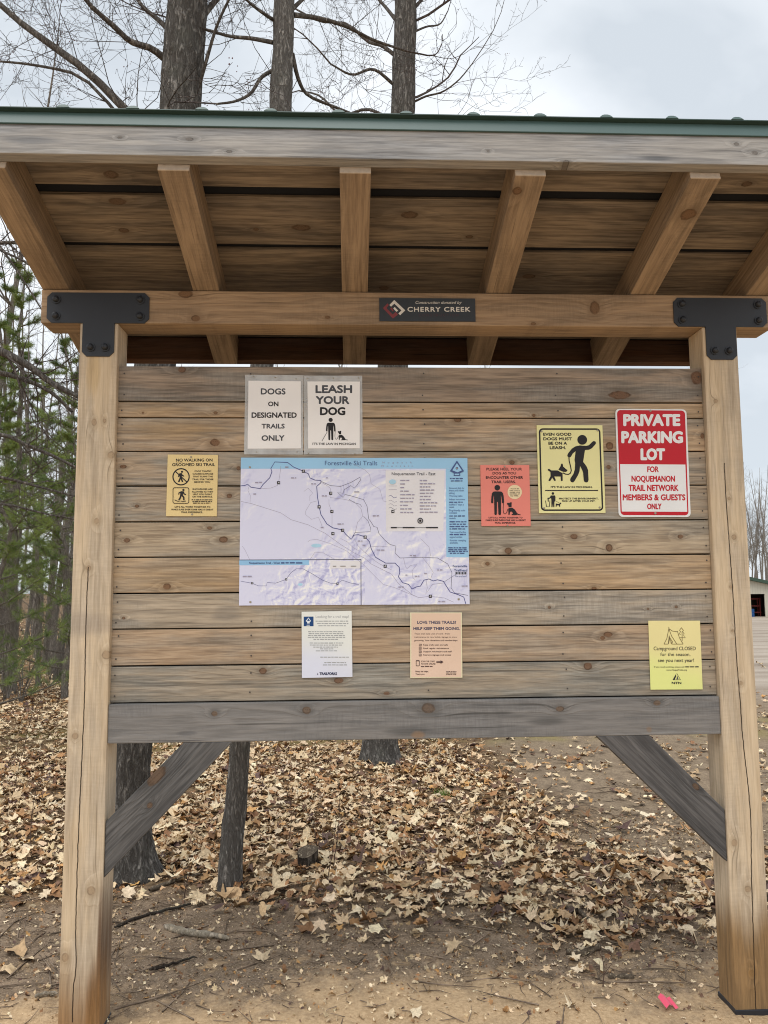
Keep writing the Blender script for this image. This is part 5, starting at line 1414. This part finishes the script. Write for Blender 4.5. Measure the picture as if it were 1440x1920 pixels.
# crumbled leaf bits and twigs on the bare soil
n = 26000
cx_, cy_ = scatter(n, -2.2, 2.6, -.5, 2.6, 1, lambda x, y: np.full(len(x), .85) * sstep(-1.1, .7, y + .9 * (vnoise(x * 2, y * 2, 8) - .5)))
cr_ = link('leaf_crumbs', leaves_mesh('leaf_crumbs', cx_, cy_, (.006 + .03 * g_.random(len(cx_)) ** 2.2), .5, np.zeros(len(cx_)), g_), LEAF)
tag(cr_, 'crumbled leaf fragments strewn over the bare soil', 'leaf debris', kind='stuff')
tb = Tubes(); rr_ = random.Random(17)
for i in range(3600):
    x, y = rr_.uniform(-2.6, 2.8), rr_.uniform(-.4, 3.4)
    if rr_.random() > float(sstep(-.5, .7, y)): continue
    L = rr_.uniform(.02, .12) if rr_.random() < .85 else rr_.uniform(.12, .4); q = rr_.uniform(0, 6.28); z = gz(x, y) + .004
    e = (x + L * math.cos(q), y + L * math.sin(q)); m_ = ((x + e[0]) / 2 + rr_.gauss(0, L * .06), (y + e[1]) / 2 + rr_.gauss(0, L * .06))
    tb.add([(x, y, z), (m_[0], m_[1], gz(*m_) + .006), (e[0], e[1], gz(*e) + rr_.uniform(.003, .02))], [.0012 + L * .008, .001 + L * .007, .0008], 3)
tw = link('twig_debris', tb.mesh('twig_debris'), plain('dead_twig', (0.2, 0.15, 0.11), .9, .1, var=.6))
tag(tw, 'small dead twigs scattered across the soil', 'twigs', kind='stuff')

# single leaves lying apart on the bare soil
for i, (u, v, s) in enumerate(((493, 1795, .1), (848, 1783, .1), (780, 1752, .06), (975, 1802, .06), (712, 1800, .04), (695, 1888, .04), (1070, 1892, .05), (30, 1785, .15), (50, 1800, .1), (15, 1825, .09), (783, 1905, .07), (1175, 1720, .1), (735, 1905, .06), (1010, 1765, .07), (728, 1762, .07), (420, 1690, .16), (520, 1678, .15), (1130, 1740, .12), (1055, 1745, .11), (450, 1705, .12))):
    p = on_z(u, v)
    gg = np.random.default_rng(300 + i)
    c = COLS[[0, 1, 2, 3][i % 4]][None] * 1.05
    me = leaves_mesh('fallen_leaf', np.array([p[0]]), np.array([p[1]]), np.array([s * 1.15]), .2, np.array([.004]), gg, c)
    tag(link('fallen_leaf', me, LEAF), 'single dry tan leaf lying apart on the bare soil', 'leaf', 'lone leaves on bare soil')

# sticks, stump, ribbon
def stick(uvs, r0, r1, mat, label, name='stick', z=.012, jag=.0, sides=8):
    P = []
    for (u, v) in uvs:
        q = on_z(u, v); P.append((q[0], q[1], gz(q[0], q[1]) + z))
    Q = smooth_path(P, 14)
    rr = np.random.default_rng(int(uvs[0][0]))
    Q[:, 2] += rr.normal(0, .002, 14)
    t = Tubes(); R = np.linspace(r0, r1, 14) * (1 + jag * rr.normal(0, 1, 14)); R[0] *= .5; R[-1] *= .3
    t.add(Q, np.abs(R), sides)
    return tag(link(name, t.mesh(name), mat), label, 'stick')
PALE_W = bark('peeled_wood', (0.62, 0.54, 0.43), (0.42, 0.35, 0.26), moss_amt=.1, sc=.7)
DRIFT = bark('weathered_stick', (0.36, 0.29, 0.21), (0.17, 0.13, 0.095))
DARKW = bark('dark_stick', (0.12, 0.095, 0.075), (0.045, 0.036, 0.03))
stick([(308, 1742), (350, 1752), (400, 1758), (430, 1761)], .018, .012, PALE_W, 'pale peeled stick lying on the soil near the slim tree', jag=.15)
stick([(1062, 1788), (1090, 1788), (1128, 1778)], .016, .014, DRIFT, 'short weathered stick half sunk among leaves by the right post', jag=.1)
stick([(215, 1745), (262, 1722), (310, 1712), (362, 1700)], .008, .006, DARKW, 'long thin dark stick by the foot of the left post')
stick([(280, 1672), (320, 1655), (380, 1640)], .014, .008, DRIFT, 'crooked brown stick between the two nearest trunks')
stick([(1180, 1604), (1205, 1607), (1232, 1614)], .017, .014, DARKW, 'dark rotten stick on the trodden dirt')
stick([(1210, 1640), (1225, 1655), (1243, 1672)], .013, .01, DRIFT, 'grey bent stick beside the trodden dirt')
stick([(1045, 1705), (1080, 1712), (1105, 1730)], .016, .01, DRIFT, 'brown stick under curled leaves in the litter')
stick([(1140, 1833), (1165, 1832), (1190, 1836)], .011, .008, DRIFT, 'stubby brown bark piece on the soil by the pink tape', z=.004, jag=.25)
stick([(280, 1822), (320, 1812), (370, 1798)], .008, .004, DARKW, 'dark crumbling twig flat on the sand')
stick([(65, 1880), (85, 1873), (108, 1872)], .008, .006, PALE_W, 'small bleached stick left of the left post')
stick([(995, 1640), (940, 1632), (870, 1620)], .006, .003, DRIFT, 'thin long twig lying over the leaves')

st = on_z(576, 1622)
N = 16; rr = random.Random(3)
prof = [(0, 1.25), (.03, 1.05), (.07, 1.0), (.1, .98)]
vv, ff = [], []
for (h_, k) in prof:
    for i in range(N):
        q = 2 * math.pi * i / N; R_ = .062 * k * (1 + .12 * math.sin(3 * q + 1) + rr.gauss(0, .03))
        vv.append((R_ * math.cos(q), R_ * math.sin(q), h_ + (.02 * math.cos(q - 1) if h_ > .09 else 0) - .02))
for j in range(len(prof) - 1):
    for i in range(N): ff.append([j * N + i, j * N + (i + 1) % N, (j + 1) * N + (i + 1) % N, (j + 1) * N + i])
stump = empty('tree_stump', (st[0], st[1], gz(st[0], st[1])), 'small sawn grey stump sticking out of the leaves', 'stump')
link('side', mesh_from('side', vv, ff), DARKW, stump)
link('cut_face', mesh_from('cut_face', vv[-N:], [list(range(N))]), DRIFT, stump)

pk = on_z(1253, 1890)
bm = bmesh.new()
gr_ = [[bm.verts.new((.045 * (i / 4 - .5) * 1.25, .05 * (j / 3 - .5), .012 + .012 * math.sin(i * 1.4) + .018 * j / 3)) for i in range(5)] for j in range(4)]
for j in range(3):
    for i in range(4):
        if not (j == 0 and i == 2): bm.faces.new((gr_[j][i], gr_[j][i + 1], gr_[j + 1][i + 1], gr_[j + 1][i]))
o = link('flagging_tape', bm_mesh('flagging_tape', bm), plain('pink_tape', (0.75, 0.09, 0.16), .45, .4), None, Matrix.Translation((pk[0], pk[1], gz(pk[0], pk[1]) + .004)) @ Matrix.Rotation(.3, 4, 'Z'))
tag(o, 'torn scrap of bright pink flagging tape on the ground', 'tape')

# saplings and a grass tuft among the leaves
rr = random.Random(8)
STEM = plain('sapling_stem', (0.1, 0.065, 0.05), .9, .1)
for i, (u, v, h_) in enumerate(((612, 1660, .5), (625, 1630, .55), (600, 1600, .4), (540, 1590, .45), (345, 1690, .35), (490, 1500, .7), (905, 1600, .35), (695, 1560, .5), (60, 1600, .7), (85, 1500, .9), (25, 1480, .8), (1130, 1850, .2))):
    p = on_z(u, v); t = Tubes()
    q = np.array([p[0], p[1], gz(p[0], p[1]) - .02])
    d = np.array([rr.gauss(0, .15), rr.gauss(0, .15), 1])
    grow(t, rr, q, d, h_, .0035, 0, 1, .3, .6, 6, .6, None, .12)
    tag(link('sapling', t.mesh('sapling'), STEM), 'thin leafless sapling stem rising out of the leaf litter', 'sapling', 'saplings in the litter')
p = on_z(830, 1497)
gV = []; gg = np.random.default_rng(5)
for i in range(90):
    q = gg.uniform(0, 6.28); L = gg.uniform(.04, .1); w_ = .0022; bx, by = p[0] + gg.normal(0, .03), p[1] + gg.normal(0, .03); z0 = gz(bx, by) + .01
    dx, dy = math.cos(q) * L * .6, math.sin(q) * L * .6
    gV += [(bx - w_ * math.sin(q), by + w_ * math.cos(q), z0), (bx + w_ * math.sin(q), by - w_ * math.cos(q), z0), (bx + dx, by + dy, z0 + L * .8)]
tag(link('grass_tuft', fast_mesh('grass_tuft', np.array(gV), np.arange(len(gV)).reshape(-1, 3)), plain('grass_green', (0.13, 0.2, 0.04), .8, .2)), 'small green grass tuft among the dead leaves', 'grass')

# ------------------------------------------------------------------ shed in the yard
dS = ray(1424, 1160)
kS = 70.0 / dS[1]
sx, sy_ = CAM[0] + dS[0] * kS, CAM[1] + dS[1] * kS
sz = CAM[2] + dS[2] * kS
shed = empty('storage_shed', (sx, sy_, sz), 'cream sided shed with green roof and open doorway across the yard', 'shed')
CREAM = NT('cream_siding')
_x, _y, _z = CREAM.xyz(CREAM.coords())
_w = CREAM.rng(CREAM.m('FRACT', CREAM.m('MULTIPLY', _x, 4.0)), .9, 1.0)
CREAM.base(CREAM.mix(_w, CREAM.mix(CREAM.noise(CREAM.coords(), 1.5), (.62, .58, .48), (.52, .49, .4)), (.35, .33, .27)), .7, .2)
SG = plain('shed_green', (.05, .085, .06), .6, .3)
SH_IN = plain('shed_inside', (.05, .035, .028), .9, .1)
mpp = kS / FPX                               # metres per photo pixel at the shed
X = lambda u: (u - 1424) * mpp
Z = lambda v: (1160 - v) * mpp
d0, d1, dz = X(1409.5), X(1436.5), Z(1114)
wl_, wr_ = X(1330), X(1560)
apex_u = 1385
def roof_z(u): return Z(1088) - (abs(u - apex_u) - 22) * mpp * .22
def wall_piece(x0, x1, z0, z1a, z1b):
    vv = [(x0, 0, z0), (x1, 0, z0), (x1, 0, z1b), (x0, 0, z1a), (x0, .12, z0), (x1, .12, z0), (x1, .12, z1b), (x0, .12, z1a)]
    link('wall', mesh_from('wall', vv, [[0, 1, 2, 3], [7, 6, 5, 4], [0, 4, 5, 1], [1, 5, 6, 2], [2, 6, 7, 3], [3, 7, 4, 0]]), CREAM.mat, shed)
xa = X(apex_u)
ux = lambda x: x / mpp + 1424
wall_piece(wl_, xa, -.3, roof_z(ux(wl_)), roof_z(apex_u))
wall_piece(xa, d0, -.3, roof_z(apex_u), roof_z(ux(d0)))
wall_piece(d0, d1, dz, roof_z(ux(d0)), roof_z(ux(d1)))
wall_piece(d1, wr_, -.3, roof_z(ux(d1)), roof_z(ux(wr_)))
for (x0, x1) in ((wl_ - .4, xa), (xa, wr_ + .4)):
    za, zb_ = roof_z(ux(x0)), roof_z(ux(x1))
    vv = [(x0, -.5, za), (x1, -.5, zb_), (x1, 9, zb_), (x0, 9, za), (x0, -.5, za + .28), (x1, -.5, zb_ + .28), (x1, 9, zb_ + .28), (x0, 9, za + .28)]
    link('roof', mesh_from('roof', vv, [[3, 2, 1, 0], [4, 5, 6, 7], [0, 1, 5, 4], [1, 2, 6, 5], [2, 3, 7, 6], [3, 0, 4, 7]]), SG, shed)
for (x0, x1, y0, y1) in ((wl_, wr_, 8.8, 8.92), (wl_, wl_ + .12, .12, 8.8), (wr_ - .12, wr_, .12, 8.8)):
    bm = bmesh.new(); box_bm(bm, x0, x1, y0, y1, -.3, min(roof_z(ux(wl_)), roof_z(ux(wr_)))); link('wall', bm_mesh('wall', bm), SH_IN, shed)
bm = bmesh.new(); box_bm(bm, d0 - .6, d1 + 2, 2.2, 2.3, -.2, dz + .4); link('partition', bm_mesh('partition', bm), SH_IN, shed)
bm = bmesh.new(); box_bm(bm, wl_, wr_, 0.0, 8.8, -.3, -.02); link('slab', bm_mesh('slab', bm), plain('shed_slab', (.35, .33, .3), .9), shed)
# barrel and clutter in the doorway
def lathe(name, prof, N=16):
    vv = [(r * math.cos(2 * math.pi * i / N), r * math.sin(2 * math.pi * i / N), h_) for (r, h_) in prof for i in range(N)]
    ff = [[j * N + i, j * N + (i + 1) % N, (j + 1) * N + (i + 1) % N, (j + 1) * N + i] for j in range(len(prof) - 1) for i in range(N)] + [[(len(prof) - 1) * N + i for i in range(N)]]
    return mesh_from(name, vv, ff)
o = link('barrel', lathe('barrel', [(.29, 0), (.3, .04), (.28, .28), (.3, .3), (.3, .33), (.28, .35), (.28, .6), (.3, .62), (.3, .65), (.28, .67), (.29, .88), (.25, .9)]), plain('barrel_blue', (.02, .1, .3), .5), None, Matrix.Translation((sx + X(1415), sy_ + .6, sz - .02)))
tag(o, 'blue plastic barrel standing in the shed doorway', 'barrel')
rack = empty('tool_rack', (sx + X(1427), sy_ + 1.3, sz - .02), 'dark red metal rack inside the shed doorway', 'rack')
RR = plain('rack_red', (.2, .03, .025), .6)
for (a, b) in ((-.55, -.2), (.55, -.2), (-.55, .2), (.55, .2)):
    bm = bmesh.new(); box_bm(bm, a - .04, a + .04, b - .04, b + .04, 0, 1.9); link('upright', bm_mesh('upright', bm), RR, rack)
for h_ in (.5, 1.1, 1.75):
    bm = bmesh.new(); box_bm(bm, -.62, .62, -.26, .26, h_, h_ + .1); link('shelf', bm_mesh('shelf', bm), RR, rack)

# parts were placed with world matrices under parents at identity or with kept offsets
bpy.context.view_layer.update()
